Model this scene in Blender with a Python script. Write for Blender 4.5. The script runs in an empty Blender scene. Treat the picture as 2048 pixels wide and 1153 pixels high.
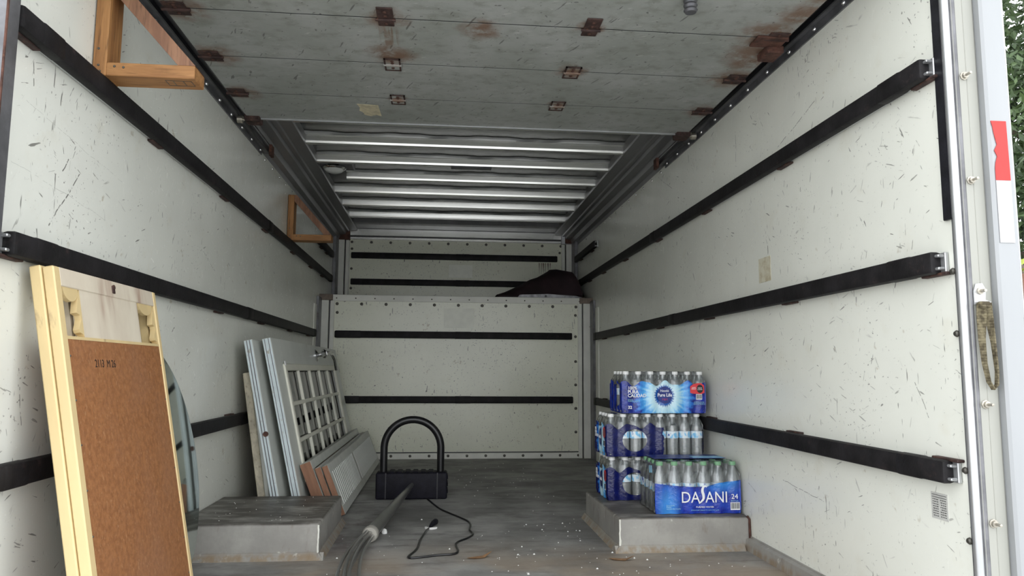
import bpy, bmesh, math, random
from mathutils import Vector, Matrix
import numpy as np
random.seed(7); rng = np.random.default_rng(7)
PI = math.pi
scene = bpy.context.scene
C = bpy.context.collection

# ------------------------------------------------------------------ camera, sky, exposure
H = 0.7413; YAW, PITCH, ROLL, F = 0.0966, 0.1120, 0.0055, 1465.9
cd = bpy.data.cameras.new('camera'); cam = bpy.data.objects.new('camera', cd); C.objects.link(cam)
fw = Vector((math.sin(YAW)*math.cos(PITCH), math.cos(YAW)*math.cos(PITCH), math.sin(PITCH)))
rt = Vector((math.cos(YAW), -math.sin(YAW), 0)); up = rt.cross(fw)
r2 = rt*math.cos(ROLL)+up*math.sin(ROLL); u2 = -rt*math.sin(ROLL)+up*math.cos(ROLL)
M4 = Matrix(((r2.x, u2.x, -fw.x, 0), (r2.y, u2.y, -fw.y, 0), (r2.z, u2.z, -fw.z, H), (0, 0, 0, 1)))
cam.matrix_world = M4
cd.sensor_fit = 'HORIZONTAL'; cd.sensor_width = 36; cd.lens = 36*F/2048; cd.clip_start = 0.02
scene.camera = cam

world = bpy.data.worlds.new('overcast_sky'); scene.world = world; world.use_nodes = True
wb = world.node_tree.nodes['Background']
wb.inputs[0].default_value = (0.95, 0.975, 1.0, 1); wb.inputs[1].default_value = 1.0

vs = scene.view_settings
vs.view_transform = 'Standard'; vs.look = 'None'; vs.gamma = 1; vs.use_curve_mapping = False
vs.exposure = 1.60

# ------------------------------------------------------------------ main dimensions (metres)
A = 1.310; B = -1.020; D1 = 6.286; D2 = 7.127; YE = 1.74; ZA = 1.372; ZR = 2.14; MID = (A+B)/2

# ------------------------------------------------------------------ node helpers
class S:
    def __init__(s, nt, sock): s.nt = nt; s.k = sock
    def _m(s, op, *o, clamp=False):
        n = s.nt.nodes.new('ShaderNodeMath'); n.operation = op; n.use_clamp = clamp
        for i, v in enumerate((s,)+o):
            if isinstance(v, S): s.nt.links.new(v.k, n.inputs[i])
            else: n.inputs[i].default_value = v
        return S(s.nt, n.outputs[0])
    def __add__(s, o): return s._m('ADD', o)
    def __sub__(s, o): return s._m('SUBTRACT', o)
    def __mul__(s, o): return s._m('MULTIPLY', o)
    def __truediv__(s, o): return s._m('DIVIDE', o)
    def max(s, o): return s._m('MAXIMUM', o)
    def min(s, o): return s._m('MINIMUM', o)
    def abs(s): return s._m('ABSOLUTE')
    def pow(s, e): return s._m('POWER', e)
    def sqrt(s): return s._m('SQRT')
    def sin(s): return s._m('SINE')
    def lt(s, o): return s._m('LESS_THAN', o)
    def gt(s, o): return s._m('GREATER_THAN', o)
    def inv(s):
        n = s.nt.nodes.new('ShaderNodeMath'); n.operation = 'SUBTRACT'; n.inputs[0].default_value = 1
        s.nt.links.new(s.k, n.inputs[1]); return S(s.nt, n.outputs[0])
    def step(s, lo, hi):
        n = s.nt.nodes.new('ShaderNodeMapRange'); n.interpolation_type = 'SMOOTHSTEP'
        s.nt.links.new(s.k, n.inputs[0]); n.inputs[1].default_value = lo; n.inputs[2].default_value = hi
        if lo > hi:
            n.inputs[1].default_value = hi; n.inputs[2].default_value = lo; n.inputs[3].default_value = 1; n.inputs[4].default_value = 0
        return S(s.nt, n.outputs[0])

class G:
    """material under construction"""
    def __init__(g, name, rough=.5, metal=0, spec=.5, ior=None):
        g.m = bpy.data.materials.new(name); g.m.use_nodes = True; g.nt = g.m.node_tree
        g.b = g.nt.nodes['Principled BSDF']; g.out = g.nt.nodes['Material Output']
        g.b.inputs['Roughness'].default_value = rough; g.b.inputs['Metallic'].default_value = metal
        g.b.inputs['Specular IOR Level'].default_value = spec
    def vec(g, kind='Object'):
        n = g.nt.nodes.new('ShaderNodeTexCoord'); return n.outputs[kind]
    def xyz(g, kind='Object'):
        n = g.nt.nodes.new('ShaderNodeSeparateXYZ'); g.nt.links.new(g.vec(kind), n.inputs[0])
        return [S(g.nt, o) for o in n.outputs]
    def noise(g, scale, detail=3, rough=.55, vscale=(1, 1, 1), rot=(0, 0, 0), loc=(0, 0, 0), kind='Object', dist=0):
        mp = g.nt.nodes.new('ShaderNodeMapping'); g.nt.links.new(g.vec(kind), mp.inputs[0])
        mp.inputs['Rotation'].default_value = rot; mp.inputs['Location'].default_value = loc
        mp2 = g.nt.nodes.new('ShaderNodeMapping'); g.nt.links.new(mp.outputs[0], mp2.inputs[0]); mp2.inputs['Scale'].default_value = vscale
        n = g.nt.nodes.new('ShaderNodeTexNoise'); g.nt.links.new(mp2.outputs[0], n.inputs['Vector'])
        n.inputs['Scale'].default_value = scale; n.inputs['Detail'].default_value = detail; n.inputs['Roughness'].default_value = rough
        n.inputs['Distortion'].default_value = dist
        return S(g.nt, n.outputs[0])
    def rgb(g, c):
        n = g.nt.nodes.new('ShaderNodeRGB'); n.outputs[0].default_value = (*c, 1); return n.outputs[0]
    def mix(g, f, a, b):
        n = g.nt.nodes.new('ShaderNodeMix'); n.data_type = 'RGBA'
        if isinstance(f, S): g.nt.links.new(f.k, n.inputs[0])
        else: n.inputs[0].default_value = f
        for v, i in ((a, 6), (b, 7)):
            if isinstance(v, tuple): n.inputs[i].default_value = (*v, 1)
            else: g.nt.links.new(v, n.inputs[i])
        return n.outputs[2]
    def ramp(g, f, stops):
        n = g.nt.nodes.new('ShaderNodeValToRGB'); g.nt.links.new(f.k, n.inputs[0]); e = n.color_ramp.elements
        while len(e) < len(stops): e.new(.5)
        for k, (p, c) in zip(e, stops): k.position = p; k.color = (*c, 1)
        return n.outputs[0]
    def color(g, c):
        if isinstance(c, tuple): g.b.inputs['Base Color'].default_value = (*c, 1)
        else: g.nt.links.new(c, g.b.inputs['Base Color'])
        return g
    def rough(g, s): g.nt.links.new(s.k, g.b.inputs['Roughness']); return g
    def bump(g, s, strength=.2, dist=.01):
        n = g.nt.nodes.new('ShaderNodeBump'); n.inputs['Strength'].default_value = strength; n.inputs['Distance'].default_value = dist
        g.nt.links.new(s.k, n.inputs['Height']); g.nt.links.new(n.outputs[0], g.b.inputs['Normal']); return g
    def alpha(g, s):
        if isinstance(s, S): g.nt.links.new(s.k, g.b.inputs['Alpha'])
        else: g.b.inputs['Alpha'].default_value = s
        return g

def simple(name, c, rough=.5, metal=0, var=.12, scale=8, bump=.1, vscale=(1, 1, 1), spec=.5, dirt=None, dirt_lo=.55, dirt_hi=.75):
    g = G(name, rough, metal, spec)
    n = g.noise(scale, 5, .6, vscale)
    col = g.mix(n.step(.3, .7), tuple(x*(1-var) for x in c), tuple(min(1, x*(1+var)) for x in c))
    if dirt:
        col = g.mix(g.noise(scale*1.7, 6, .65, vscale, loc=(3, 5, 1)).step(dirt_lo, dirt_hi), col, dirt)
    g.color(col)
    if bump: g.bump(g.noise(scale*6, 3, .6, vscale), bump, .003)
    return g.m

def wall_material(name, base, rough, seedv, segs=()):
    g = G(name, rough)
    low = g.noise(1.3, 4, .6, loc=(seedv, 0, 0)); mid = g.noise(7, 4, .6, loc=(0, seedv, 0))
    col = g.mix(low.step(.3, .75), base, tuple(x*.9 for x in base))
    col = g.mix(mid.step(.55, .85)*.35, col, tuple(x*y for x, y in zip(base, (.78, .72, .62))))
    mask = None
    for i, (ang, lo) in enumerate(((.35, .695), (1.25, .70), (2.1, .70), (2.75, .695), (1.57, .695))):
        # thin short strokes at several angles, the rotation axis is the wall's normal
        s1 = g.noise(62, 2, .5, (1, .2, 1.5), (ang, 0, 0), (i*7+seedv, i, 3)).step(lo, lo+.035)
        m1 = g.noise(2.6, 4, .65, loc=(i*3+seedv, 9, i)).step(.36, .74)
        s1 = (s1*(m1*1.6)).min(1.0)
        mask = s1 if mask is None else mask.max(s1)
    x_, y_, z_ = g.xyz()
    for (ya, za, yb, zb, wd) in segs:
        L_ = math.hypot(yb-ya, zb-za); uy, uz = (yb-ya)/L_, (zb-za)/L_
        al = (y_-ya)*uy+(z_-za)*uz; ac = ((y_-ya)*uz-(z_-za)*uy+(g.noise(9, 3, .5)-.5)*.02).abs()
        k_ = ac.step(wd, wd*.4)*al.gt(0)*al.lt(L_)*g.noise(60, 3, .6).step(.40, .5)
        mask = mask.max(k_)
    spk = g.noise(90, 2, .5, loc=(seedv, 2, 8)).step(.67, .71)
    mask = mask.max(spk*g.noise(3, 3, .6, loc=(8, 1, seedv)).step(.34, .70))
    col = g.mix(mask*.8, col, (.10, .095, .085))
    bro = g.noise(13, 3, .6, loc=(4, seedv, 2)).step(.68, .76)*.5
    col = g.mix(bro, col, (.38, .30, .18))
    g.color(col); g.bump(g.noise(1.4, 1, .5, loc=(seedv, 0, 4)), .06, .02)
    g.rough(mask*.3 + rough)
    return g.m

# ------------------------------------------------------------------ mesh helpers
class MB:
    def __init__(s): s.v = []; s.f = []
    def add(s, v, f):
        o = len(s.v); s.v += [tuple(x) for x in v]; s.f += [tuple(i+o for i in q) for q in f]; return s
    def box(s, x0, x1, y0, y1, z0, z1):
        v = [(x, y, z) for x in (x0, x1) for y in (y0, y1) for z in (z0, z1)]
        return s.add(v, [(0, 1, 3, 2), (4, 6, 7, 5), (0, 4, 5, 1), (2, 3, 7, 6), (0, 2, 6, 4), (1, 5, 7, 3)])
    def bbox(s, x0, x1, y0, y1, z0, z1, bev=.004, seg=1):
        bm = bmesh.new(); bmesh.ops.create_cube(bm, size=1)
        for v in bm.verts: v.co = Vector(((x0+x1)/2+v.co.x*(x1-x0), (y0+y1)/2+v.co.y*(y1-y0), (z0+z1)/2+v.co.z*(z1-z0)))
        bmesh.ops.bevel(bm, geom=bm.edges[:], offset=bev, segments=seg, affect='EDGES', profile=.5)
        bm.verts.index_update()
        s.add([v.co for v in bm.verts], [[v.index for v in f.verts] for f in bm.faces]); bm.free(); return s
    def tube(s, pts, r, seg=10, cap=True):
        pts = [Vector(p) for p in pts]; n = len(pts); rr = r if isinstance(r, (list, tuple)) else [r]*n
        V = []; F = []; pn = None
        for i, p in enumerate(pts):
            t = (pts[min(i+1, n-1)]-pts[max(i-1, 0)]).normalized()
            if pn is None:
                a = Vector((0, 0, 1)) if abs(t.z) < .9 else Vector((1, 0, 0)); pn = t.cross(a).normalized()
            else: pn = (pn-t*pn.dot(t)).normalized()
            bn = t.cross(pn)
            V += [p+(pn*math.cos(2*PI*k/seg)+bn*math.sin(2*PI*k/seg))*rr[i] for k in range(seg)]
        for i in range(n-1):
            for k in range(seg):
                F.append((i*seg+k, i*seg+(k+1) % seg, (i+1)*seg+(k+1) % seg, (i+1)*seg+k))
        if cap: F += [tuple(reversed(range(seg))), tuple((n-1)*seg+k for k in range(seg))]
        return s.add(V, F)
    def lathe(s, prof, seg=16, o=(0, 0, 0), axis='z'):
        V = []; F = []
        for r, z in prof:
            for k in range(seg):
                c, d = r*math.cos(2*PI*k/seg), r*math.sin(2*PI*k/seg)
                p = {'z': (c, d, z), 'x': (z, c, d), 'y': (d, z, c)}[axis]
                V.append((p[0]+o[0], p[1]+o[1], p[2]+o[2]))
        n = len(prof)
        for i in range(n-1):
            for k in range(seg): F.append((i*seg+k, i*seg+(k+1) % seg, (i+1)*seg+(k+1) % seg, (i+1)*seg+k))
        F += [tuple(reversed(range(seg))), tuple((n-1)*seg+k for k in range(seg))]
        return s.add(V, F)
    def prism(s, poly, d0, d1, axis='y'):
        """polygon (p,q) extruded along an axis: y -> (x,z), x -> (y,z), z -> (x,y)"""
        def P(p, d): return {'y': (p[0], d, p[1]), 'x': (d, p[0], p[1]), 'z': (p[0], p[1], d)}[axis]
        n = len(poly); V = [P(p, d0) for p in poly]+[P(p, d1) for p in poly]
        F = [tuple(range(n)), tuple(reversed(range(n, 2*n)))]+[(i, n+i, n+(i+1) % n, (i+1) % n) for i in range(n)]
        return s.add(V, F)
    def mesh(s, name, mat, smooth=False):
        me = bpy.data.meshes.new(name); me.from_pydata(s.v, [], s.f); me.update()
        bm = bmesh.new(); bm.from_mesh(me); bmesh.ops.recalc_face_normals(bm, faces=bm.faces[:]); bm.to_mesh(me); bm.free()
        if mat: me.materials.append(mat)
        if smooth:
            for p in me.polygons: p.use_smooth = True
            try: me.set_sharp_from_angle(angle=math.radians(40))
            except Exception: pass
        return me
    def build(s, name, mat, parent=None, smooth=False, **kw):
        return link(name, s.mesh(name, mat, smooth), parent, **kw)

def link(name, me, parent=None, loc=None, rot=None, label=None, cat=None, group=None, kind=None):
    o = bpy.data.objects.new(name, me); C.objects.link(o)
    if parent: o.parent = parent
    if loc: o.location = loc
    if rot: o.rotation_euler = rot
    if label: o['label'] = label
    if cat: o['category'] = cat
    if group: o['group'] = group
    if kind: o['kind'] = kind
    return o
def thing(name, label, cat, loc=(0, 0, 0), rot=(0, 0, 0), group=None, kind=None):
    return link(name, None, None, loc, rot, label, cat, group, kind)

def text(name, body, size, mat, parent, loc, rot, align='CENTER', extr=.0006, sx=1, bold=0, fit=None):
    cu = bpy.data.curves.new(name, 'FONT'); cu.body = body; cu.size = size; cu.align_x = align; cu.extrude = extr
    cu.resolution_u = 3; cu.offset = bold; cu.space_line = .8
    t = bpy.data.objects.new(name+'_tmp', cu); C.objects.link(t)
    dg = bpy.context.evaluated_depsgraph_get(); me = bpy.data.meshes.new_from_object(t.evaluated_get(dg))
    bpy.data.objects.remove(t); bpy.data.curves.remove(cu)
    me.materials.clear(); me.materials.append(mat)
    if fit:
        xs_ = [v.co.x for v in me.vertices]; sx = fit/(max(xs_)-min(xs_))
    o = link(name, me, parent, loc, rot); o.scale = (sx, 1, 1); return o

# ------------------------------------------------------------------ materials
M = {}
M['wall_r'] = wall_material('right_wall_panel', (.87, .88, .80), .26, 2.0, [(1.93, .715, 1.88, .62, .0016), (2.02, .46, 2.16, .475, .0022), (2.75, .33, 2.45, .30, .0014), (4.3, 1.93, 4.0, 1.78, .002), (2.4, 1.7, 2.7, 1.62, .002), (3.1, 1.83, 3.1, 1.68, .002)])
M['wall_l'] = wall_material('left_wall_panel', (.84, .85, .78), .26, 11.0, [(2.125, 1.285, 1.985, 1.11, .0032), (1.86, 1.50, 1.87, 1.44, .003), (1.82, 1.40, 2.4, 1.33, .0004), (1.80, 1.23, 2.3, 1.19, .0004), (2.06, 1.31, 2.03, 1.27, .003), (1.90, .74, 1.93, .60, .002), (3.2, 1.25, 3.4, 1.18, .002)])
M['wall_b'] = wall_material('bulkhead_panel', (.87, .88, .73), .22, 23.0)
M['alu_white'] = simple('painted_post', (.80, .80, .73), .4, 0, .06, 6, .05, dirt=(.35, .31, .24), dirt_lo=.66)
M['alu'] = simple('bare_aluminium', (.55, .56, .57), .38, .75, .08, 5, .05)
M['track'] = simple('grey_track_steel', (.17, .17, .18), .42, .5, .3, 9, .1, dirt=(.09, .05, .04), dirt_lo=.62)
M['cove'] = simple('roof_cove_metal', (.20, .20, .205), .4, .35, .2, 4, .05, (1, .2, 1))
M['skin'] = simple('roof_skin_metal', (.055, .058, .05), .25, .5, .5, 5, .3, (1.2, 3, 1), dirt=(.012, .012, .012), dirt_lo=.5)
M['bow'] = simple('white_header_paint', (.84, .84, .78), .3, 0, .08, 3, .05)
M['bowmetal'] = simple('polished_roof_bow', (.93, .93, .90), .24, .85, .04, 3, .03)
M['rust'] = simple('rusty_steel', (.095, .042, .030), .8, .1, .45, 30, .4, dirt=(.19, .085, .05))
M['bronze'] = simple('brownish_plate', (.20, .155, .125), .6, .3, .2, 20, .1)
M['rust_dark'] = simple('dark_rusty_plate', (.055, .03, .026), .7, .2, .5, 30, .4, dirt=(.20, .09, .05))
M['rubber'] = simple('black_rail_padding', (.010, .009, .010), .6, 0, .5, 14, .35, spec=.3, dirt=(.032, .022, .022), dirt_lo=.58)
M['screw'] = simple('dark_screw', (.12, .115, .10), .4, .7, .2, 40, 0)
M['rivet'] = simple('bright_rivet', (.85, .85, .85), .18, .9, .05, 40, 0)
M['seal'] = simple('black_seal', (.012, .012, .016), .35, 0, .4, 30, .2)
M['red'] = simple('red_reflective_tape', (.50, .022, .018), .35, 0, .06, 60, .05)
M['jamb'] = simple('anodised_jamb', (.34, .34, .305), .4, 0, .05, 4, .05, (1, 1, .2), dirt=(.33, .30, .24), dirt_lo=.66)
M['postgrey'] = simple('anodised_corner_post', (.34, .35, .36), .35, .2, .05, 4, .05, (1, 1, .2))
M['white'] = simple('white_paint', (.80, .80, .79), .45, 0, .05, 8, .05)
M['tapewhite'] = simple('white_reflective_tape', (.52, .52, .52), .3, 0, .03, 60, 0)
M['bolt'] = simple('steel_bolt', (.45, .42, .36), .35, .8, .2, 40, 0)

def floor_mat():
    g = G('worn_wood_floor', .62)
    n1 = g.noise(2.2, 6, .62); n2 = g.noise(9, 6, .65, (.45, 1.6, 1)); n3 = g.noise(1.1, 4, .6, loc=(4, 2, 0)); n4 = g.noise(45, 3, .6, (.5, 1.5, 1))
    col = g.mix(n1.step(.35, .68), (.17, .167, .16), (.36, .355, .34))
    col = g.mix(n2.step(.50, .72)*.65, col, (.085, .082, .08))
    col = g.mix(n4.step(.6, .75)*.35, col, (.52, .51, .49))
    n6 = g.noise(3.4, 5, .65, loc=(7, 3, 1)); col = g.mix(n6.step(.52, .70)*.55, col, (.10, .095, .09))
    y = g.xyz()[1]
    dirt = n3.step(.48, .66)*y.step(3.5, 2.6)
    col = g.mix(dirt*.75, col, (.36, .28, .20))
    x = g.xyz()[0]
    mar = g.noise(6, 5, .6, loc=(2, 7, 0)).step(.45, .6)*(x+.42).abs().step(.22, .05)*(y-3.5).abs().step(.6, .2)
    col = g.mix(mar*.6, col, (.075, .045, .05))
    g.color(col); g.bump(g.noise(28, 5, .65, (.6, 1.4, 1)), .35, .004); g.rough(n2*.35+.42)
    return g.m
M['floor'] = floor_mat()
def well_mat():
    g = G('wheel_well_metal', .48)
    z = g.xyz()[2]
    n = g.noise(6, 6, .62); n2 = g.noise(22, 5, .6, (1.3, 1.3, .4)); n3 = g.noise(14, 5, .65, loc=(5, 1, 2))
    col = g.mix(n.step(.35, .7), (.27, .26, .24), (.36, .35, .32))
    col = g.mix(n2.step(.56, .74)*.6, col, (.17, .13, .10))
    col = g.mix(n3.step(.62, .7)*.7, col, (.68, .67, .62))
    top = g.noise(5, 6, .65, (1, 2.2, 1), loc=(1, 9, 1)).step(.28, .58)*z.step(.125, .135)
    col = g.mix(top*.92, col, (.07, .062, .054))
    low = z.step(.035, .012)*n2.step(.35, .6)
    col = g.mix(low*.7, col, (.26, .18, .10))
    g.color(col); g.bump(n2+n3, .2, .004); return g.m
M['well'] = well_mat()

# ------------------------------------------------------------------ structure: floor and walls
fl = MB().box(B-.05, A+.05, 1.60, D1+.05, -.08, 0).build('floor', M['floor'], label='dark scuffed wooden truck floor strewn with white crumbs', cat='floor', kind='structure')

wr = MB().box(A, A+.05, YE, D2+.05, -.08, ZR+.05).build('wall_right', M['wall_r'], label='scratched off-white right side wall of the truck box', cat='wall', kind='structure')
wl = MB().box(B-.05, B, YE, D2+.05, -.08, ZR+.05).build('wall_left', M['wall_l'], label='scratched off-white left side wall of the truck box', cat='wall', kind='structure')

def screws(parent, pts, axis, r=.012, h=.006, mat='screw', sgn=-1, nm='screw'):
    me = MB().lathe([(r, 0), (r*.95, h*.4), (r*.6, h*.9), (r*.2, h)], 8, axis=axis).mesh(nm, M[mat], True)
    for q in pts:
        o = link(nm, me, parent, q)
        if sgn < 0: o.scale = (-1, -1, -1)

# lower bulkhead at the front of the cargo floor
wf = MB().box(B-.05, A+.05, D1+.012, D1+.06, -.08, ZA-.02).build('wall_front', M['alu_white'], label='lower front bulkhead under the attic shelf with two padded rails', cat='wall', kind='structure')
MB().box(-.895, 1.19, D1, D1+.012, .055, ZA-.055).build('panel', M['wall_b'], wf)
MB().bbox(-.93, 1.22, D1-.006, D1+.012, ZA-.055, ZA, .003).build('top_trim', M['alu_white'], wf)
MB().bbox(-.90, 1.21, D1-.010, D1+.012, 0, .05, .003).build('kick_strip', M['alu_white'], wf)
MB().box(-.90, 1.21, D1-.012, D1+.01, .052, .058).build('groove', M['seal'], wf)
for sx, x0 in ((1, B), (-1, A)):
    def X(d): return x0+sx*d
    def bx(d0, d1, y0, y1, z0, z1): return MB().bbox(min(X(d0), X(d1)), max(X(d0), X(d1)), y0, y1, z0, z1, .003)
    bx(.02, .080, D1-.03, D1+.02, 0, ZA-.05).build('corner_post', M['alu_white'], wf)
    bx(.090, .125, D1-.016, D1+.02, 0, ZA-.05).build('corner_strip', M['alu_white'], wf)
    bx(.080, .090, D1-.004, D1+.02, 0, ZA-.05).build('groove', M['seal'], wf)
    bx(0, .022, D1-.16, D1+.02, 0, ZA-.03).build('corner_angle', M['track'], wf)
    bx(0, .012, D1-.30, D1-.20, .0, ZA-.10).build('wall_strip', M['alu_white'], wf)
    bx(0, .11, D1-.036, D1+.01, ZA-.05, ZA, ).build('corner_plate', M['bronze'], wf)
    # attic posts
xs = [-.875+i*.2045 for i in range(11)]
screws(wf, [(x, D1, ZA-.078) for x in xs], 'y', .014)
screws(wf, [(x, D1, z) for x in (-.872, 1.165) for z in (1.22, 1.035, .82, .62, .42, .22)], 'y', .013)
screws(wf, [(-.87+i*.158, D1-.010, .026) for i in range(14)], 'y', .012)
screws(wf, [(-.88+i*.16, D1-.006, ZA-.03) for i in range(14)], 'y', .006, .003)

wa = MB().box(B-.05, A+.05, D2+.012, D2+.06, ZA-.05, ZR+.05).build('wall_attic', M['alu_white'], label='upper back wall of the attic over the cab', cat='wall', kind='structure')
MB().box(-.885, 1.185, D2, D2+.012, ZA-.02, 2.0).build('panel', M['wall_b'], wa)
MB().bbox(-.90, 1.19, D2-.03, D2+.012, 2.03, 2.10, .004).build('header', M['bowmetal'], wa)
MB().bbox(-.90, 1.19, D2-.02, D2+.012, 1.995, 2.02, .003).build('header_strip', M['bowmetal'], wa)
MB().box(-.90, 1.19, D2-.012, D2+.012, 2.019, 2.031).build('groove', M['seal'], wa)
for sx, x0 in ((1, B), (-1, A)):
    def X(d): return x0+sx*d
    def bx(d0, d1, y0, y1, z0, z1): return MB().bbox(min(X(d0), X(d1)), max(X(d0), X(d1)), y0, y1, z0, z1, .003)
    bx(.03, .085, D2-.04, D2+.02, ZA, 2.0).build('corner_post', M['alu_white'], wa)
    bx(.095, .128, D2-.02, D2+.02, ZA, 2.0).build('corner_strip', M['alu_white'], wa)
    bx(.085, .095, D2-.006, D2+.02, ZA, 2.0).build('groove', M['seal'], wa)
    bx(0, .032, D2-.2, D2+.02, ZA, 2.0).build('corner_angle', M['track'], wa)
    bx(-.0, .135, D2-.055, D2+.01, 1.985, 2.125).build('gusset_plate', M['rust'] if sx > 0 else M['alu'], wa)
    if sx < 0: bx(.005, .10, D2-.06, D2-.05, 1.99, 2.08).build('rusty_gusset', M['rust'], wa)
screws(wa, [(-.87+i*.186, D2, 1.972) for i in range(12)], 'y', .014)
screws(wa, [(x, D2, z) for x in (-.868, 1.165) for z in (1.905, 1.71, 1.52)], 'y', .013)
# attic floor shelf
MB().box(B, A, D1+.012, D2+.012, ZA-.03, ZA).build('attic_floor', M['floor'], label='attic shelf floor above the lower bulkhead', cat='shelf', kind='structure')

# kick angles along the side walls
MB().prism([(A, 0), (A-.026, 0), (A-.022, .045), (A-.006, .05), (A-.006, .056), (A, .056)], 1.74, 3.06, 'y').build('baseboard_right', M['well'], label='grey kick angle along the foot of the right wall', cat='trim', kind='structure')
MB().prism([(B, 0), (B+.026, 0), (B+.022, .045), (B+.006, .05), (B+.006, .056), (B, .056)], 1.74, 3.04, 'y').build('baseboard_left', M['well'], label='grey kick angle along the foot of the left wall', cat='trim', kind='structure')

# ------------------------------------------------------------------ roof
ce = MB().box(B-.05, A+.05, 1.66, D2+.06, ZR, ZR+.04).build('ceiling', M['skin'], label='dark metal truck roof with white cross bows', cat='ceiling', kind='structure')
prof = [(0, 1.955), (.004, 1.985), (.035, 1.995), (.045, 2.03), (.095, 2.035), (.10, 2.058), (.125, 2.06), (.13, 2.072), (.198, 2.078), (.202, 2.09), (.202, ZR), (0, ZR)]
MB().prism([(B+d, z) for d, z in prof], 1.75, D2-.05, 'y').build('cove_panel', M['cove'], ce)
MB().prism([(A-d, z) for d, z in prof], 1.75, D2-.05, 'y').build('cove_panel', M['cove'], ce)
bowp = [(-.040, ZR), (-.036, 2.132), (-.026, 2.128), (-.022, 2.098), (-.018, 2.086), (-.010, 2.082), (.014, 2.083), (.020, 2.090), (.026, 2.128), (.034, ZR)]
for y in (3.96, 4.36, 4.76, 5.17, 5.58, 6.02, 6.48):
    x0 = B+.20 if abs(y-5.17) > .01 else B+.34
    bw = MB().prism([(y+p, z) for p, z in bowp], x0, A-.20, 'x').build('roof_bow', M['bowmetal'], ce)
    V = []; n_ = 40
    for k in range(n_+1):
        xx = x0+(A-.20-x0)*k/n_; wv = .010*math.sin(k*.55+y*9)+.006*math.sin(k*1.7+y*5)
        V += [(xx, y-.036, ZR-.001), (xx, y-.040, ZR-.012), (xx, y-.062-wv, ZR-.010), (xx, y-.070-wv, ZR-.001)]
    MB().add(V, [(4*k+q, 4*k+q+1, 4*k+q+5, 4*k+q+4) for k in range(n_) for q in range(3)]).build('sealant_bead', M['alu'], bw, True)
MB().prism([(6.78, ZR), (6.80, 2.10), (6.86, 2.095), (6.88, ZR)], B+.2, A-.2, 'x').build('end_frame', M['cove'], ce)
MB().box(B+.2, A-.2, 6.86, D2-.02, 2.10, ZR).build('front_cove', M['cove'], ce)
MB().bbox(.05, .32, 4.735, 4.79, 2.074, 2.083, .002).build('splice_plate', M['track'], ce)
# rear header over the doorway
MB().box(B-.13, A+.13, 1.64, 1.75, 2.0, ZR+.09).build('trim_1', M['alu_white'], label='rear header beam over the doorway', cat='trim', kind='structure')

# rivets on the side walls below the roof edge
screws(wr, [(A, 4.22+i*.19, 1.935) for i in range(13)], 'x', .008, .006, 'rivet', -1, 'rivet')
screws(wl, [(B, 4.22+i*.19, 1.935) for i in range(13)], 'x', .008, .006, 'rivet', 1, 'rivet')

# ------------------------------------------------------------------ door tracks
for sx, x0, lab in ((1, B, 'dark steel roll-up door track along the top of the left wall'), (-1, A, 'dark steel roll-up door track along the top of the right wall')):
    t = thing('door_track', lab, 'track', (x0, 1.75, 1.935), group=None)
    def pr(poly, y0, y1): return MB().prism([(sx*p, q) for p, q in poly], y0, y1, 'y')
    pr([(0, 0), (.006, 0), (.006, .07), (0, .07)], 0, 2.37).build('wall_angle', M['track'], t)
    pr([(.006, .03), (.032, .03), (.032, .036), (.012, .036), (.012, .066), (.04, .066), (.04, .072), (.006, .072)], 0, 2.45).build('channel', M['track'], t)
    pr([(.032, .022), (.038, .022), (.038, .042), (.032, .042)], 0, 2.45).build('lip', M['seal'], t)
    pr([(.045, .0), (.06, .0), (.06, .06), (.045, .06)], 2.36, 2.42).build('end_stop', M['rust'], t)
    screws(t, [(sx*.006, .05+i*.19, .018) for i in range(13)], 'x', .009, .007, 'rivet', sx, 'rivet')

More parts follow.
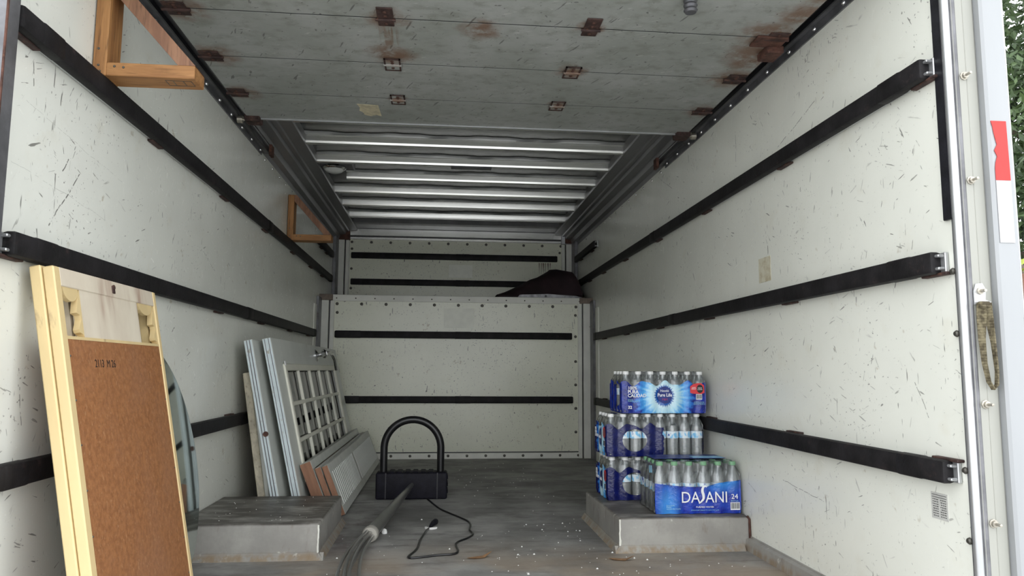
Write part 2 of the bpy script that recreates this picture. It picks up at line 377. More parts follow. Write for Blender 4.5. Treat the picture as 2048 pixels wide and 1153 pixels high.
# ------------------------------------------------------------------ overhead roll-up door
JY = [1.76, 2.045, 2.42, 2.795, 3.172, 3.515]; DZ = 1.937
HX = [B+.125, -.205, .508, A-.125]
def door_mat():
    g = G('painted_door_panel', .5)
    n = g.noise(3, 6, .62); n2 = g.noise(14, 6, .65, (1, 1.4, 1)); n3 = g.noise(40, 3, .6, (.4, 2, 1), (0, 0, .4))
    col = g.mix(n.step(.35, .68), (.30, .315, .29), (.38, .39, .375))
    col = g.mix(n2.step(.45, .72)*.6, col, (.19, .20, .165))
    col = g.mix(n3.step(.66, .72)*.5, col, (.58, .58, .55))
    sc = g.noise(34, 2, .5, (1.8, .25, 1), (0, 0, -.4)).step(.68, .71).max(g.noise(60, 2, .5, loc=(4, 4, 4)).step(.69, .72))
    col = g.mix(sc*.7, col, (.07, .07, .065))
    x, y, z = g.xyz()
    st = None
    wob = (g.noise(20, 4, .6)-.5)*.10
    spots = [(HX[1], JY[2], .10), (HX[1], JY[3]-.08, .12), (HX[2], JY[2], .07), (HX[2], JY[3], .08), (HX[2], JY[4], .06), (HX[1], JY[4], .05), (HX[0]+.02, JY[3], .12), (HX[0]+.02, JY[4], .10),
             (HX[3]-.04, JY[2]-.02, .15), (HX[3]-.03, JY[2]+.12, .14), (HX[3]-.02, JY[3], .13), (HX[3], JY[4], .10), (HX[0]+.01, JY[2], .12), (.12, JY[2]+.05, .10), (HX[3]+.02, 2.25, .12), (HX[3]+.02, 2.10, .10), (HX[3]-.02, 2.62, .12)]
    for sx_, sy_, r_ in spots:
        d = ((x-sx_).pow(2)+(y-sy_).pow(2)).sqrt()+wob
        k = d.step(r_, r_*.25); st = k if st is None else st.max(k)
    # rust runs between the two middle hinges
    run = (x-HX[1]+wob*.2).abs().step(.045, .02)*(y-2.6).abs().step(.2, .17)*g.noise(30, 2, .5, (2.5, .12, 1)).step(.42, .6)
    st = st.max(run*.8)*g.noise(16, 5, .65, loc=(3, 3, 3)).step(.28, .55)
    col = g.mix(st*.85, col, (.17, .085, .045))
    g.color(col); g.bump(n2, .12, .004); return g.m
M['door'] = door_mat()
dr = thing('roll_up_door', 'grey-green roll-up door of plywood sections stowed under the roof', 'door', (0, 0, 0))
for i in range(5):
    MB().bbox(B+.085, A-.085, JY[i]+.0032, JY[i+1]-.0032, DZ, DZ+.02, .0006).build('door_section', M['door'], dr)
for jy in JY[1:5]: MB().box(B+.086, A-.086, jy-.0031, jy+.0031, DZ+.0006, DZ+.018).build('joint_shade_strip', M['seal'], dr)  # black filler strips stand in for the shade inside the section joints
MB().box(B+.085, A-.085, 3.5, 3.512, DZ-.006, DZ+.002).build('edge_strip', M['alu'], dr)
def hinge(x, y, mat, w=.055, l1=.075, l2=.055, leaf2=True):
    hg = MB()
    hg.bbox(x-w/2, x+w/2, y-l1, y-.004, DZ-.005, DZ-.0005, .002)
    if leaf2: hg.bbox(x-w/2, x+w/2, y+.004, y+l2, DZ-.005, DZ-.0005, .002)
    hg.tube([(x-w*.62, y, DZ-.006), (x+w*.62, y, DZ-.006)], .006, 8)
    h = hg.build('hinge', mat, dr)
    screws(h, [(x, y-l1*.65, DZ-.005), (x, y-l1*.3, DZ-.005), (x, y+l2*.6, DZ-.005)], 'z', .007, .004, 'rust')
for j in (2, 3, 4):
    for i, x in enumerate(HX):
        if i in (0, 3): hinge(x, JY[j], M['rust_dark'], .075, .045, .045)
        else: hinge(x, JY[j], M['rust_dark'] if j == 2 else M['door'], .055, .08 if j == 2 else .05, .05)
for x in (HX[1], HX[2]):  # painted hinge outlines with bare rusty frames on the lower joints
    for j in (3, 4):
        f = MB(); y0, y1 = JY[j]-.055, JY[j]+.055; w = .032
        for q in ((x-w, x-w+.006, y0, y1), (x+w-.006, x+w, y0, y1), (x-w, x+w, y0, y0+.006), (x-w, x+w, y1-.006, y1)): f.box(*q, DZ-.0075, DZ-.004)
        f.build('hinge_rim', M['rust_dark'], dr)
# big rusty side bracket at right of the first joint and rollers at the far corners
MB().bbox(A-.20, A-.085, JY[2]-.02, JY[2]+.06, DZ-.010, DZ-.001, .002).build('roller_bracket', M['rust'], dr)
MB().bbox(A-.135, A-.07, JY[2]+.05, JY[2]+.14, DZ-.03, DZ-.001, .004).build('roller_bracket', M['rust'], dr)
for x, s in ((B+.075, 1), (A-.075, -1)):
    rb = MB().bbox(min(x, x+s*.07), max(x, x+s*.07), 3.47, 3.55, DZ-.022, DZ+.012, .004).build('roller_bracket', M['rust_dark'], dr)
    MB().tube([(x-s*.045, 3.53, DZ), (x+s*.06, 3.53, DZ)], .007, 8).tube([(x-s*.045, 3.53, DZ), (x-s*.02, 3.53, DZ)], .018, 12).build('roller', M['bolt'], rb)
lg = MB().lathe([(.021, 0), (.023, -.006), (.019, -.014), (.023, -.022), (.019, -.03), (.023, -.038), (.018, -.045)], 14, (.786, 2.185, DZ)).build('pull_knob', simple('ribbed_grey_knob', (.12, .12, .13), .35, .5), dr, True)

# torn paper tape on the door
g_ = simple('torn_cream_tape', (.58, .52, .36), .7, 0, .2, 40, .2)
MB().prism([(-.395, 3.255), (-.30, 3.262), (-.295, 3.405), (-.318, 3.39), (-.345, 3.41), (-.372, 3.395), (-.378, 3.36), (-.392, 3.34), (-.385, 3.30)], DZ-.0015, DZ-.0005, 'z').build('tape_scrap', g_, label='torn cream paper tape stuck to the roll-up door', cat='tape')

# ------------------------------------------------------------------ padded cargo rails
rubcap = M['rubber']
def cargo_rail(label, side, p0, p1, z, clips, hh=.029, core_end=True):
    """side R/L: p0..p1 along y on a side wall; F: along x on a bulkhead at y=side[1]"""
    if side in 'RL':
        x0 = A if side == 'R' else B; s = -1 if side == 'R' else 1
        def bb(d0, d1, l0, l1, z0, z1, bev=.003, seg=1): return MB().bbox(min(s*d0, s*d1), max(s*d0, s*d1), l0-p0, l1-p0, z0, z1, bev, seg)
        t = thing('cargo_rail', label, 'rail', (x0, p0, z))
        bb(.008, .042, p0+.012, p1, -hh, hh, .009, 2).build('padding', M['rubber'], t, True)
        k = p0+.012
        nrib = int((p1-p0)/1.25)
        for i in range(nrib):
            yy = p0+.10+i*(p1-p0-.2)/max(1, nrib-1)
            bb(.0075, .0435, yy, yy+.11, -hh-.0012, hh+.0012, .009, 2).build('padding_sleeve', M['rubber'], t, True)
        if core_end:
            bb(.002, .012, p0-.004, p1-.03, -hh*.9, hh*.9, .002).build('channel', M['alu'], t)
            bb(.012, .030, p0-.002, p0+.03, hh*.45, hh*.7, .002).build('channel_lip', M['alu'], t)
            bb(.012, .030, p0-.002, p0+.03, -hh*.7, -hh*.45, .002).build('channel_lip', M['alu'], t)
        for c in clips:
            sgn = -1 if z > .7 else 1
            bb(0, .02, c-.05, c+.05, min(sgn*hh*.9, sgn*(hh+.005)), max(sgn*hh*.9, sgn*(hh+.005)), .002).build('clip', M['rust_dark'], t)
    else:
        y0 = D1 if side == 'F' else D2
        t = thing('cargo_rail', label, 'rail', (p0, y0, z))
        MB().bbox(0, p1-p0, -.038, -.004, -hh, hh, .008, 2).build('padding', M['rubber'], t, True)
        MB().box(.01, p1-p0-.01, -.006, 0, -hh*.8, hh*.8).build('channel', M['alu'], t)
        m_ = (p1-p0)/2
        MB().bbox(m_, m_+.14, -.0395, -.004, -hh-.0015, hh+.0015, .008, 2).build('padding_sleeve', M['rubber'], t, True)
        if side == 'F': MB().bbox(.004, .22, -.0395, -.004, -hh-.0015, hh+.0015, .008, 2).build('padding_sleeve', M['rubber'], t, True)
    return t
cl = [1.80, 2.62, 3.45, 4.25, 5.05, 5.75]
cargo_rail('long top black padded rail sloping up the right wall in view', 'R', 1.765, 6.72, 1.555, cl+[6.3])
cargo_rail('middle black padded rail on the right wall beside the taped square', 'R', 1.765, 6.03, 1.027, cl)
cargo_rail('lowest black padded rail on the right wall behind the water packs', 'R', 1.765, 6.03, .491, cl)
cargo_rail('short black rail high in the attic on the right wall', 'R', 5.99, 6.9, 1.805, [6.2, 6.7])
cargo_rail('long top black padded rail on the left wall under the wooden brackets', 'L', 1.715, 6.70, 1.557, cl+[6.3])
cargo_rail('middle black padded rail on the left wall above the cream frames', 'L', 1.758, 5.93, 1.027, cl)
cargo_rail('lowest black padded rail on the left wall behind mirror and doors', 'L', 1.70, 5.95, .491, [2.95, 3.7, 4.5, 5.3])
cargo_rail('short black rail in the attic below the far wooden bracket', 'L', 5.95, 6.75, 1.785, [6.2, 6.5])
cargo_rail('upper black padded rail across the lower front bulkhead', 'F', -.885, 1.13, 1.036, [])
cargo_rail('lower black padded rail across the lower front bulkhead', 'F', -.885, 1.137, .492, [])
cargo_rail('upper black rail across the attic back wall above rust streaks', 'T', -.871, 1.138, 1.838, [])
cargo_rail('lower black rail across the attic back wall behind the maroon bag', 'T', -.87, 1.138, 1.582, [])

# ------------------------------------------------------------------ wheel wells
def wheel_well(label, x0, x1, y0, y1, inner):
    h = .136
    bm = bmesh.new(); bmesh.ops.create_cube(bm, size=1)
    for v in bm.verts: v.co = Vector(((x0+x1)/2+v.co.x*(x1-x0), (y0+y1)/2+v.co.y*(y1-y0), h/2+v.co.z*h))
    top = [e for e in bm.edges if all(v.co.z > h*.9 for v in e.verts)]
    bmesh.ops.bevel(bm, geom=top, offset=.012, segments=3, affect='EDGES', profile=.5)
    mb = MB(); bm.verts.index_update(); mb.add([v.co for v in bm.verts], [[v.index for v in f.verts] for f in bm.faces]); bm.free()
    t = thing('wheel_well', label, 'wheel well', ((x0+x1)/2, y0, 0), kind='structure')
    o = mb.build('shell', M['well'], t, True); o.location = (-(x0+x1)/2, -y0, 0)
    fx = (min(inner, inner+(.03 if inner > MID else -.03)))
    f = MB()
    if inner < MID:   # left box, inner face on the right
        f.prism([(y0-.026, 0), (y0, 0), (y0, .026), (y0-.004, .026)], x0, inner+.02, 'x'); f.prism([(inner, 0), (inner+.022, 0), (inner+.004, .026), (inner, .026)], y0-.02, y1+.02, 'y')
        c = inner-.004
    else:
        f.prism([(y0-.026, 0), (y0, 0), (y0, .026), (y0-.004, .026)], inner-.02, x1-.03, 'x'); f.prism([(inner-.022, 0), (inner, 0), (inner, .026), (inner-.004, .026)], y0-.02, y1+.02, 'y')
        c = inner+.004
    o = f.build('flange', M['well'], t); o.location = (-(x0+x1)/2, -y0, 0)
    w = MB(); pts = [(c+random.uniform(-.001, .001), y0+random.uniform(-.002, 0), z) for z in np.linspace(.01, .13, 14)]
    w.tube(pts, [.003+random.random()*.002 for _ in pts], 6); o = w.build('weld_bead', M['alu_white'], t, True); o.location = (-(x0+x1)/2, -y0, 0)
    return t
wheel_well('low grey metal wheel box on the left with dark dirty top', B, -.4634, 3.04, 3.70, -.4634)
ww = wheel_well('low grey metal wheel box on the right carrying the water packs', .7458, A-.002, 3.06, 3.75, .7458)
MB().tube([(A-.014, 3.057, .004), (A-.006, 3.055, .05), (A-.006, 3.058, .125), (A-.014, 3.062, .137)], [.008, .006, .005, .005], 8).build('rust_seam', M['rust'], ww).location = (-(.7458+A-.002)/2, -3.06, 0)

# ------------------------------------------------------------------ rear door frame (posts at both sides of the opening)
def rear_post(label, x0, s, cat='post'):
    t = thing('trim_2' if s > 0 else 'trim_3', label, cat, (x0, YE, 0), kind='structure')
    def bb(d0, d1, y0, y1, z0, z1, bev=.002): return MB().bbox(min(s*d0, s*d1), max(s*d0, s*d1), y0, y1, z0, z1, bev)
    bb(-.010, .003, -.012, .024, 1.135 if s > 0 else .95, 2.0).build('seal_strip', M['seal'], t)
    bb(-.004, .006, -.012, .002, 0, 2.0).build('edge_angle', M['track'], t)
    if s < 0:
        bb(-.048, .0, -.082, -.036, 0, 2.0).build('track_guard', M['track'], t)
        bb(-.050, -.046, -.088, -.080, 0, 2.0).build('rusty_edge', M['rust'], t)
    MB().tube([(s*-.004, -.022, 0), (s*-.004, -.022, 2.0)], .011, 12).build('track_tube', M['alu'], t, True)
    MB().tube([(s*.012, -.028, 0), (s*.012, -.028, 2.0)], .008, 10).build('track_lip', M['track'], t, True)
    mb = MB(); mb.prism([(s*.006, -.0), (s*.006, -.034), (s*.034, -.036), (s*.0355, -.0345), (s*.037, -.036), (s*.064, -.034), (s*.070, -.03), (s*.070, 0)], 0, 2.02, 'z')
    mb.build('jamb', M['jamb'], t)
    bb(.070, .134, -.056, .10, -.1, 2.2, .006).build('corner_post', M['postgrey'], t)
    bb(.134, .140, -.05, .10, -.1, 2.2).build('edge_trim', M['alu'], t)
    for z in (1.506, 1.229, .664, .379):
        b_ = MB().lathe([(.011, 0), (.011, -.002), (.008, -.003), (.008, -.009), (.0035, -.010), (.0035, -.026), (.001, -.027)], 8, (s*.028, -.036, z), 'y').build('bolt', M['bolt'], t, True)
    screws(t, [(s*-.006, .002, z) for z in (1.0, .84, .50, .33)], 'x', .009, .008, 'screw', -s)
    return t
rp = rear_post('white right rear door post with red and white reflective tape', A, 1)
rear_post('left rear door post with dark seal strip at the picture edge', B, -1)
# reflective tape on the right post
tp = thing('reflective_tape', 'peeling red and white reflective tape on the right door post', 'tape', (A+.074, YE-.057, 0))
poly = [(.006, 1.226)]+[(.006+.010*abs(math.sin(k*1.9))*math.sin(PI*min(1, max(0, (k-2)/7))), 1.226+.155*k/10) for k in range(1, 10)]+[(.002, 1.381), (.044, 1.381), (.046, 1.226)]
MB().prism(poly, -.001, 0, 'y').build('red_band', M['red'], tp)
MB().box(.006, .046, -.001, 0, 1.066, 1.2255).build('white_band', M['tapewhite'], tp)
# webbing pull strap bolted to the right jamb
def strap_mat():
    g = G('worn_webbing', .85); x, y, z = g.xyz()
    w = (z*900).sin(); n = g.noise(70, 4, .6)
    g.color(g.mix(n.step(.35, .65), (.055, .043, .022), (.17, .145, .085))); g.bump(w+n*2, .4, .002); return g.m
st = thing('pull_strap', 'frayed brown webbing loop hanging on the right door jamb', 'strap', (A+.03, YE-.036, .945))
MB().prism([(-.010, .018), (.008, .020), (.016, .005), (.014, -.022), (.030, -.028), (.028, -.034), (-.016, -.034), (-.016, 0)], -.004, -.0005, 'y').build('hanger_plate', M['alu'], st)
MB().lathe([(.009, -.004), (.009, -.008), (.0045, -.009), (.004, -.024)], 8, axis='y').build('bolt', M['bolt'], st, True)
lp = [(-.002, -.010, -.03), (-.006, -.012, -.06), (-.009, -.012, -.12), (-.007, -.013, -.18), (.000, -.014, -.225), (.010, -.015, -.243), (.020, -.015, -.232), (.022, -.016, -.20), (.016, -.018, -.13), (.010, -.017, -.07), (.006, -.016, -.03)]
wl_ = [(.022, .3), (.022, .2), (.016, .0), (.012, -.3), (.010, -.6), (.010, -.9), (.010, -1.1), (.010, -1.2), (.012, -1.0), (.018, -.3), (.022, .2)]
V = []; F = []; P_ = [Vector(q) for q in lp]
for i, (w_, tw) in enumerate(wl_):
    t_ = (P_[min(i+1, len(P_)-1)]-P_[max(i-1, 0)]).normalized(); wd_ = Vector((.82*math.cos(tw)+.57*math.sin(tw)*.6, -.57*math.cos(tw)+.82*math.sin(tw)*.6, 0)).normalized(); n_ = t_.cross(wd_).normalized()
    for a_, b_ in ((-1, -1), (1, -1), (1, 1), (-1, 1)): V.append(P_[i]+wd_*w_/2*a_+n_*.0022*b_)
for i in range(len(P_)-1):
    for k in range(4): F.append((i*4+k, i*4+(k+1) % 4, (i+1)*4+(k+1) % 4, (i+1)*4+k))
MB().add(V, F).build('webbing', strap_mat(), st)
MB().bbox(-.013, .016, -.022, -.004, -.045, -.027, .004).build('knot', strap_mat(), st)

# ------------------------------------------------------------------ wooden 2x4 triangle brackets on the left wall
def wood_mat(name, c1, c2, ax):
    g = G(name, .6); vsx = [9, 9, 9]; vsx[ax] = .7
    n = g.noise(4, 5, .6, tuple(vsx), dist=.6); n2 = g.noise(14, 4, .6, tuple(vsx), loc=(3, 1, 2))
    col = g.mix(n.step(.3, .7), c1, c2); col = g.mix(n2.step(.52, .72)*.7, col, tuple(x*.4 for x in c1))
    g.color(col); g.bump(n2, .15, .002); return g.m
WZ = [wood_mat('pine_board_'+'xyz'[i], (.26, .115, .038), (.47, .235, .085), i) for i in range(3)]
WD = wood_mat('dark_pine_brace', (.20, .095, .055), (.31, .16, .09), 2)
def bracket(label, y, stamp):
    t = thing('wooden_bracket', label, 'bracket', (B, y, 1.585))
    MB().bbox(.004, .042, 0, .089, .0, .305, .002).build('upright', WZ[2], t)
    MB().bbox(.042, .290, 0, .089, -.0, .040, .002).build('arm', WZ[0], t)
    MB().prism([(.290, .041), (.240, .041), (.043, .262), (.043, .305), (.056, .305)], .004, .085, 'y').build('brace', WD, t)
    nm = MB().lathe([(.004, 0), (.003, -.002), (.001, -.0025)], 6, axis='y').mesh('nail', M['screw'], True)
    for q in ((.02, 0, .03), (.025, 0, .012), (.065, 0, .028), (.09, 0, .026), (.018, 0, .08)): link('nail', nm, t, q)
    if stamp:
        f = MB()
        for q in ((.20, .275, .020, .022), (.20, .275, .058, .060), (.20, .202, .02, .06), (.273, .275, .02, .06), (.221, .223, .02, .06), (.250, .252, .02, .06)): f.box(q[0], q[1], q[2], q[3], -.0008, .0002)
        f.build('ink_stamp', M['screw'], t)
    return t
bracket('large near wooden triangle bracket of two-by-fours high on the left wall', 2.145, True)
bracket('small far wooden triangle bracket beside the rusty attic corner', 4.87, False)

# ------------------------------------------------------------------ leaning cream mirror frames (backs showing)
TH = math.atan(.188)
M['cream'] = simple('cream_painted_wood', (.70, .54, .28), .5, 0, .07, 7, .06, (1, 1, .3), dirt=(.45, .33, .18), dirt_lo=.66)
def raw_mat():
    g = G('pale_unpainted_panel', .65); x, y, z = g.xyz()
    n = g.noise(5, 5, .6, (1, 1, .5)); col = g.mix(n.step(.3, .7), (.62, .54, .43), (.74, .67, .54))
    st = g.noise(3.2, 4, .6, (1, 1.6, .35), loc=(0, 2.2, 1)).step(.52, .70)*z.step(.80, .93)
    col = g.mix(st*.85, col, (.30, .16, .11)); g.color(col); return g.m
M['raw'] = raw_mat()
def hb_mat():
    g = G('brown_hardboard', .6)
    n = g.noise(60, 5, .65); n2 = g.noise(4, 5, .6); n3 = g.noise(180, 2, .5, (1, 1, .4))
    col = g.mix(n.step(.3, .7), (.25, .10, .036), (.36, .155, .058)); col = g.mix(n2.step(.4, .75)*.4, col, (.30, .15, .085))
    col = g.mix(n3.step(.62, .7)*.5, col, (.46, .25, .12)); g.color(col); g.bump(n, .1, .001); return g.m
M['hb'] = hb_mat()
def mirror_frame(label, x0, dy, detail, rot=0.0):
    T = .0265; W = .645; Hh = 1.003
    t = thing('mirror_frame', label, 'mirror frame', (x0, 1.868+dy, T*math.sin(TH)), (0, -TH, 0))
    MB().bbox(-T, 0, 0, .030, 0, Hh, .003).build('stile', M['cream'], t)
    MB().bbox(-T, 0, W-.022, W, 0, Hh, .003).build('stile', M['cream'], t)
    MB().bbox(-T, -.001, .030, W-.022, .955, Hh, .002).build('top_rail', M['raw'], t)
    MB().bbox(-T, -.001, .030, W-.022, .0, .05, .002).build('bottom_rail', M['raw'], t)
    MB().box(-T, -.004, .125, .49, .825, .956).build('crest_panel', M['raw'], t)
    MB().box(-T, -.002, .030, W-.02, .822, .830).build('ledge_strip', M['cream'], t)
    MB().box(-.012, -.003, .030, W-.016, .04, .822).build('hardboard_back', M['hb'], t)
    for (ya, yb) in ((.032, .125), (.49, W-.024)) if detail else ():
        w_ = yb-ya
        arc = [(ya+w_*.5+math.cos(k*PI/10)*w_*.42, .956-math.sin(k*PI/10)*.036) for k in range(11)]
        MB().prism(arc, -T*.6, -.004, 'x').build('carved_lobe', M['cream'], t)
        dr_ = [(yb, .955), (yb-.008, .945), (yb-.025, .900), (yb-.028, .893), (yb-.010, .888), (yb-.007, .878), (yb-.024, .850), (yb-.02, .842), (yb-.006, .838), (yb, .830)]
        MB().prism(dr_, -T*.75, -.004, 'x').build('carved_drape', M['cream'], t)
    if detail:
        MB().bbox(-.002, .002, .318, .334, .966, .988, .001).lathe([(.007, 0), (.007, .004), (.002, .005)], 8, (0, .326, .984), 'x').build('keyhole_hanger', M['rust_dark'], t)
        text('stamp_lettering', '2113  M 26', .030, simple('black_ink', (.03, .02, .015), .8, 0, 0, 5, 0), t, (-.0026, .16, .752), (PI/2, 0, PI/2), 'LEFT', .0002, .9)
        nm = MB().lathe([(.003, 0), (.002, .0015)], 6, axis='x').mesh('staple', M['screw'])
        for q in range(7): link('staple', nm, t, (-.002, .034, .12+q*.11)); link('staple', nm, t, (-.002, W-.03, .10+q*.11))
    return t
mirror_frame('front cream mirror frame showing its brown hardboard back', -.757, 0, True)
mirror_frame('second cream mirror frame sandwiched behind the hardboard-backed one', -.757-.0285, -.004, False)

# round frameless mirror behind the frames
dm = G('mirror_glass', .06, 1.0); dm.color((.42, .48, .44))
rm = thing('round_mirror', 'round frameless mirror leaning behind the cream frames', 'mirror', (-.826, 2.475, .43*math.cos(.186)+.004), (0, -TH, 0))
seg = 72
# stand the disc on its rim with its centre on the leaning plane
rm.location.x = -.826-.43*math.sin(TH)
MB().lathe([(.418, -.005), (.43, -.004), (.43, -.0015), (.424, 0), (.0005, 0)], seg, axis='x').build('glass', dm.m, rm, True)
MB().lathe([(.40, -.0085), (.41, -.0085), (.41, -.0052), (.40, -.0052)], seg, axis='x').build('backing', simple('mirror_backing', (.12, .14, .13), .5), rm)

# ------------------------------------------------------------------ doors stacked on their long edges along the left wall
M['doorwhite'] = simple('off_white_door_paint', (.66, .68, .64), .38, 0, .05, 4, .05, dirt=(.42, .41, .35), dirt_lo=.66)
M['dooredge'] = simple('bluish_door_edge', (.62, .70, .72), .4, 0, .1, 10, .1, dirt=(.40, .36, .28), dirt_lo=.6)
M['oldwood'] = simple('worn_painted_edge', (.55, .50, .39), .8, 0, .2, 30, .5, (1, 1, .6), dirt=(.24, .19, .12), dirt_lo=.5)
M['brownwood'] = simple('raw_brown_wood', (.27, .135, .08), .7, 0, .25, 20, .2, (1, 1, .2))
t = thing('door_slab', 'worn wooden slab nearest the left wall behind the doors', 'board', (-.808, 3.79, .008), (0, -math.atan(.163), 0))
MB().bbox(-.055, -.02, 0, 2.2, 0, .73, .003).build('slab', M['oldwood'], t)
MB().bbox(-.02, 0, .006, 2.2, 0, .725, .003).build('face', M['doorwhite'], t)
MB().prism([(.02, .0), (.10, .0), (.10, .60), (.06, .44), (.075, .40), (.05, .33), (.065, .22), (.03, .12)], .0, .0015, 'x').build('stain', M['brownwood'], t)

t = thing('white_door', 'plain white door with grooved bluish edge behind the glazed one', 'door', (-.735, 3.70, .01), (0, -math.atan(.21), 0))
MB().bbox(-.040, 0, 0, 2.30, 0, .895, .002).build('slab', M['doorwhite'], t)
MB().box(-.038, -.002, -.004, 0, 0, .893).build('edge', M['dooredge'], t)
MB().box(-.028, -.024, -.006, -.003, 0, .893).build('edge_groove', M['track'], t)
MB().box(-.014, -.010, -.006, -.003, 0, .893).build('edge_groove', M['track'], t)
MB().lathe([(.013, -.009), (.013, -.003)], 12, (-.010, 0, .43), 'y').build('latch_hole', M['rust'], t)

TD = math.atan(.225)
t = thing('glazed_door', 'white fifteen-pane glazed door lying on its long edge with chrome lever', 'door', (-.652, 3.79, .012), (0, -TD, 0))
L = 2.30; V1 = .91; y0, y1, v0, v1 = .20, 2.02, .17, .755; T = .042
sl = MB(); sl.bbox(-T, 0, 0, y0, 0, V1, .002); sl.bbox(-T, 0, y1, L, 0, V1, .002); sl.bbox(-T, 0, y0, y1, v1, V1, .001); sl.bbox(-T, 0, y0, y1, 0, v0, .001)
sl.build('slab', M['doorwhite'], t)
MB().box(-T+.002, -.002, -.004, 0, 0, V1-.002).build('edge', M['dooredge'], t)
MB().box(-T*.75, -T*.68, -.006, -.003, 0, V1-.002).build('edge_groove', M['track'], t)
MB().box(-T*.3, -T*.23, -.006, -.003, 0, V1-.002).build('edge_groove', M['track'], t)
M['grid'] = simple('cream_window_grid', (.80, .79, .68), .4, 0, .04, 6, .03)
lf = MB()
for q in ((y0-.022, y0+.020, v0-.02, v1+.02), (y1-.020, y1+.022, v0-.02, v1+.02)): lf.bbox(-.01, .010, q[0], q[1], q[2], q[3], .004)
for q in ((v1-.016, v1+.022), (v0-.022, v0+.016)): lf.bbox(-.01, .008, y0, y1, q[0], q[1], .004)
lf.build('lite_frame', M['grid'], t)
for y_ in (y0-.012, y1+.012): MB().bbox(.008, .014, y_-.014, y_+.014, v1+.01, v1+.034, .002).build('corner_clip', M['white'], t)
for i in range(1, 5): MB().bbox(-.012, .006, y0+(y1-y0)*i/5-.011, y0+(y1-y0)*i/5+.011, v0, v1, .004).build('muntin', M['grid'], t)
for j in range(1, 3): MB().bbox(-.012, .007, y0, y1, v0+(v1-v0)*j/3-.011, v0+(v1-v0)*j/3+.011, .004).build('muntin', M['grid'], t)
gl = bpy.data.materials.new('window_glass'); gl.use_nodes = True
nt = gl.node_tree; nt.nodes.clear()
o_ = nt.nodes.new('ShaderNodeOutputMaterial'); mx = nt.nodes.new('ShaderNodeMixShader'); tr = nt.nodes.new('ShaderNodeBsdfTransparent'); gy = nt.nodes.new('ShaderNodeBsdfGlossy'); fr = nt.nodes.new('ShaderNodeFresnel')
tr.inputs[0].default_value = (.80, .83, .80, 1); gy.inputs[1].default_value = .03; fr.inputs[0].default_value = 1.6
nt.links.new(fr.outputs[0], mx.inputs[0]); nt.links.new(tr.outputs[0], mx.inputs[1]); nt.links.new(gy.outputs[0], mx.inputs[2]); nt.links.new(mx.outputs[0], o_.inputs[0])
pm = MB().box(-.022, -.018, 0, (y1-y0)/5, 0, (v1-v0)/3).mesh('pane', gl)
for i in range(5):
    for j in range(3): link('pane', pm, t, (0, y0+(y1-y0)*i/5, v0+(v1-v0)*j/3))
M['chrome'] = simple('chrome', (.75, .75, .77), .12, 1, .03, 5, 0)
hy, hv = 1.28, .842
hd = MB().lathe([(.042, 0), (.042, .008), (.030, .016), (.016, .022), (.016, .040), (.028, .046), (.032, .062), (.020, .075)], 16, (0, hy, hv), 'x').build('lever_handle', M['chrome'], t, True)
MB().tube([(.066, hy, hv), (.085, hy+.05, hv+.002), (.092, hy+.12, hv-.008), (.094, hy+.17, hv-.05), (.09, hy+.19, hv-.12)], [.016, .015, .014, .012, .010], 10).build('lever', M['chrome'], hd, True)

# louvred shutters in front of the glazed door
TS = math.atan(.40)
M['shutter'] = simple('grey_white_shutter_paint', (.60, .61, .57), .5, 0, .06, 8, .08, dirt=(.38, .37, .33), dirt_lo=.64)
def shutter(label, x0, ya, Ls, wv, T, louv):
    t = thing('louvred_shutter', label, 'shutter', (x0, ya, T*math.sin(TS)), (0, -TS, 0))
    fr_ = MB()
    fr_.bbox(-T, 0, 0, Ls, 0, .045, .002).build('stile', M['shutter'], t)
    MB().bbox(-T, 0, 0, Ls, wv-.045, wv, .002).build('stile', M['shutter'], t)
    rails = [(0, .065), (.90, .975), (Ls-.065, Ls)] if louv else [(0, .065), (Ls-.065, Ls)]
    for a, b in rails: MB().box(-T+.001, -.001, a+.001, b, .045, wv-.045).build('rail', M['shutter'], t)
    MB().box(-T+.001, -.001, -.0025, .001, .001, wv-.001).build('end_grain', M['brownwood'], t)
    if louv:
        sm = MB().prism([(-.003, 0), (.0, .003), (-.022, .022), (-.025, .019)], .043, wv-.043, 'z')
        # profile in (x, y): slats tilted within the panel thickness
        sm = MB().prism([(-.001, 0), (.004, .004), (-.020, .026), (-.025, .022)], .043, wv-.043, 'z').mesh('slat', M['shutter'])
        for a, b in ((.065, .90), (.975, Ls-.065)):
            n = int((b-a)/.050)
            for k in range(n): link('slat', sm, t, (0, a+.002+k*(b-a-.03)/(n-1), 0))
    if louv: MB().box(-T+.001, -T+.003, .06, Ls-.06, .04, wv-.04).build('slat_shade_sheet', M['seal'], t)  # added black sheet, paints the gaps between slats as if in deep shade
    else: MB().box(-T*.6, -T*.4, .06, Ls-.06, .04, wv-.04).build('back_panel', M['brownwood'], t)
    return t
shutter('front slatted white shutter nearest the aisle', -.466, 3.885, 2.14, .265, .030, True)
shutter('middle shutter with bare brown end between two white ones', -.505, 3.89, 2.12, .255, .030, False)
shutter('rear shutter with bare brown end resting on the glazed door', -.545, 3.87, 2.13, .278, .055, False)

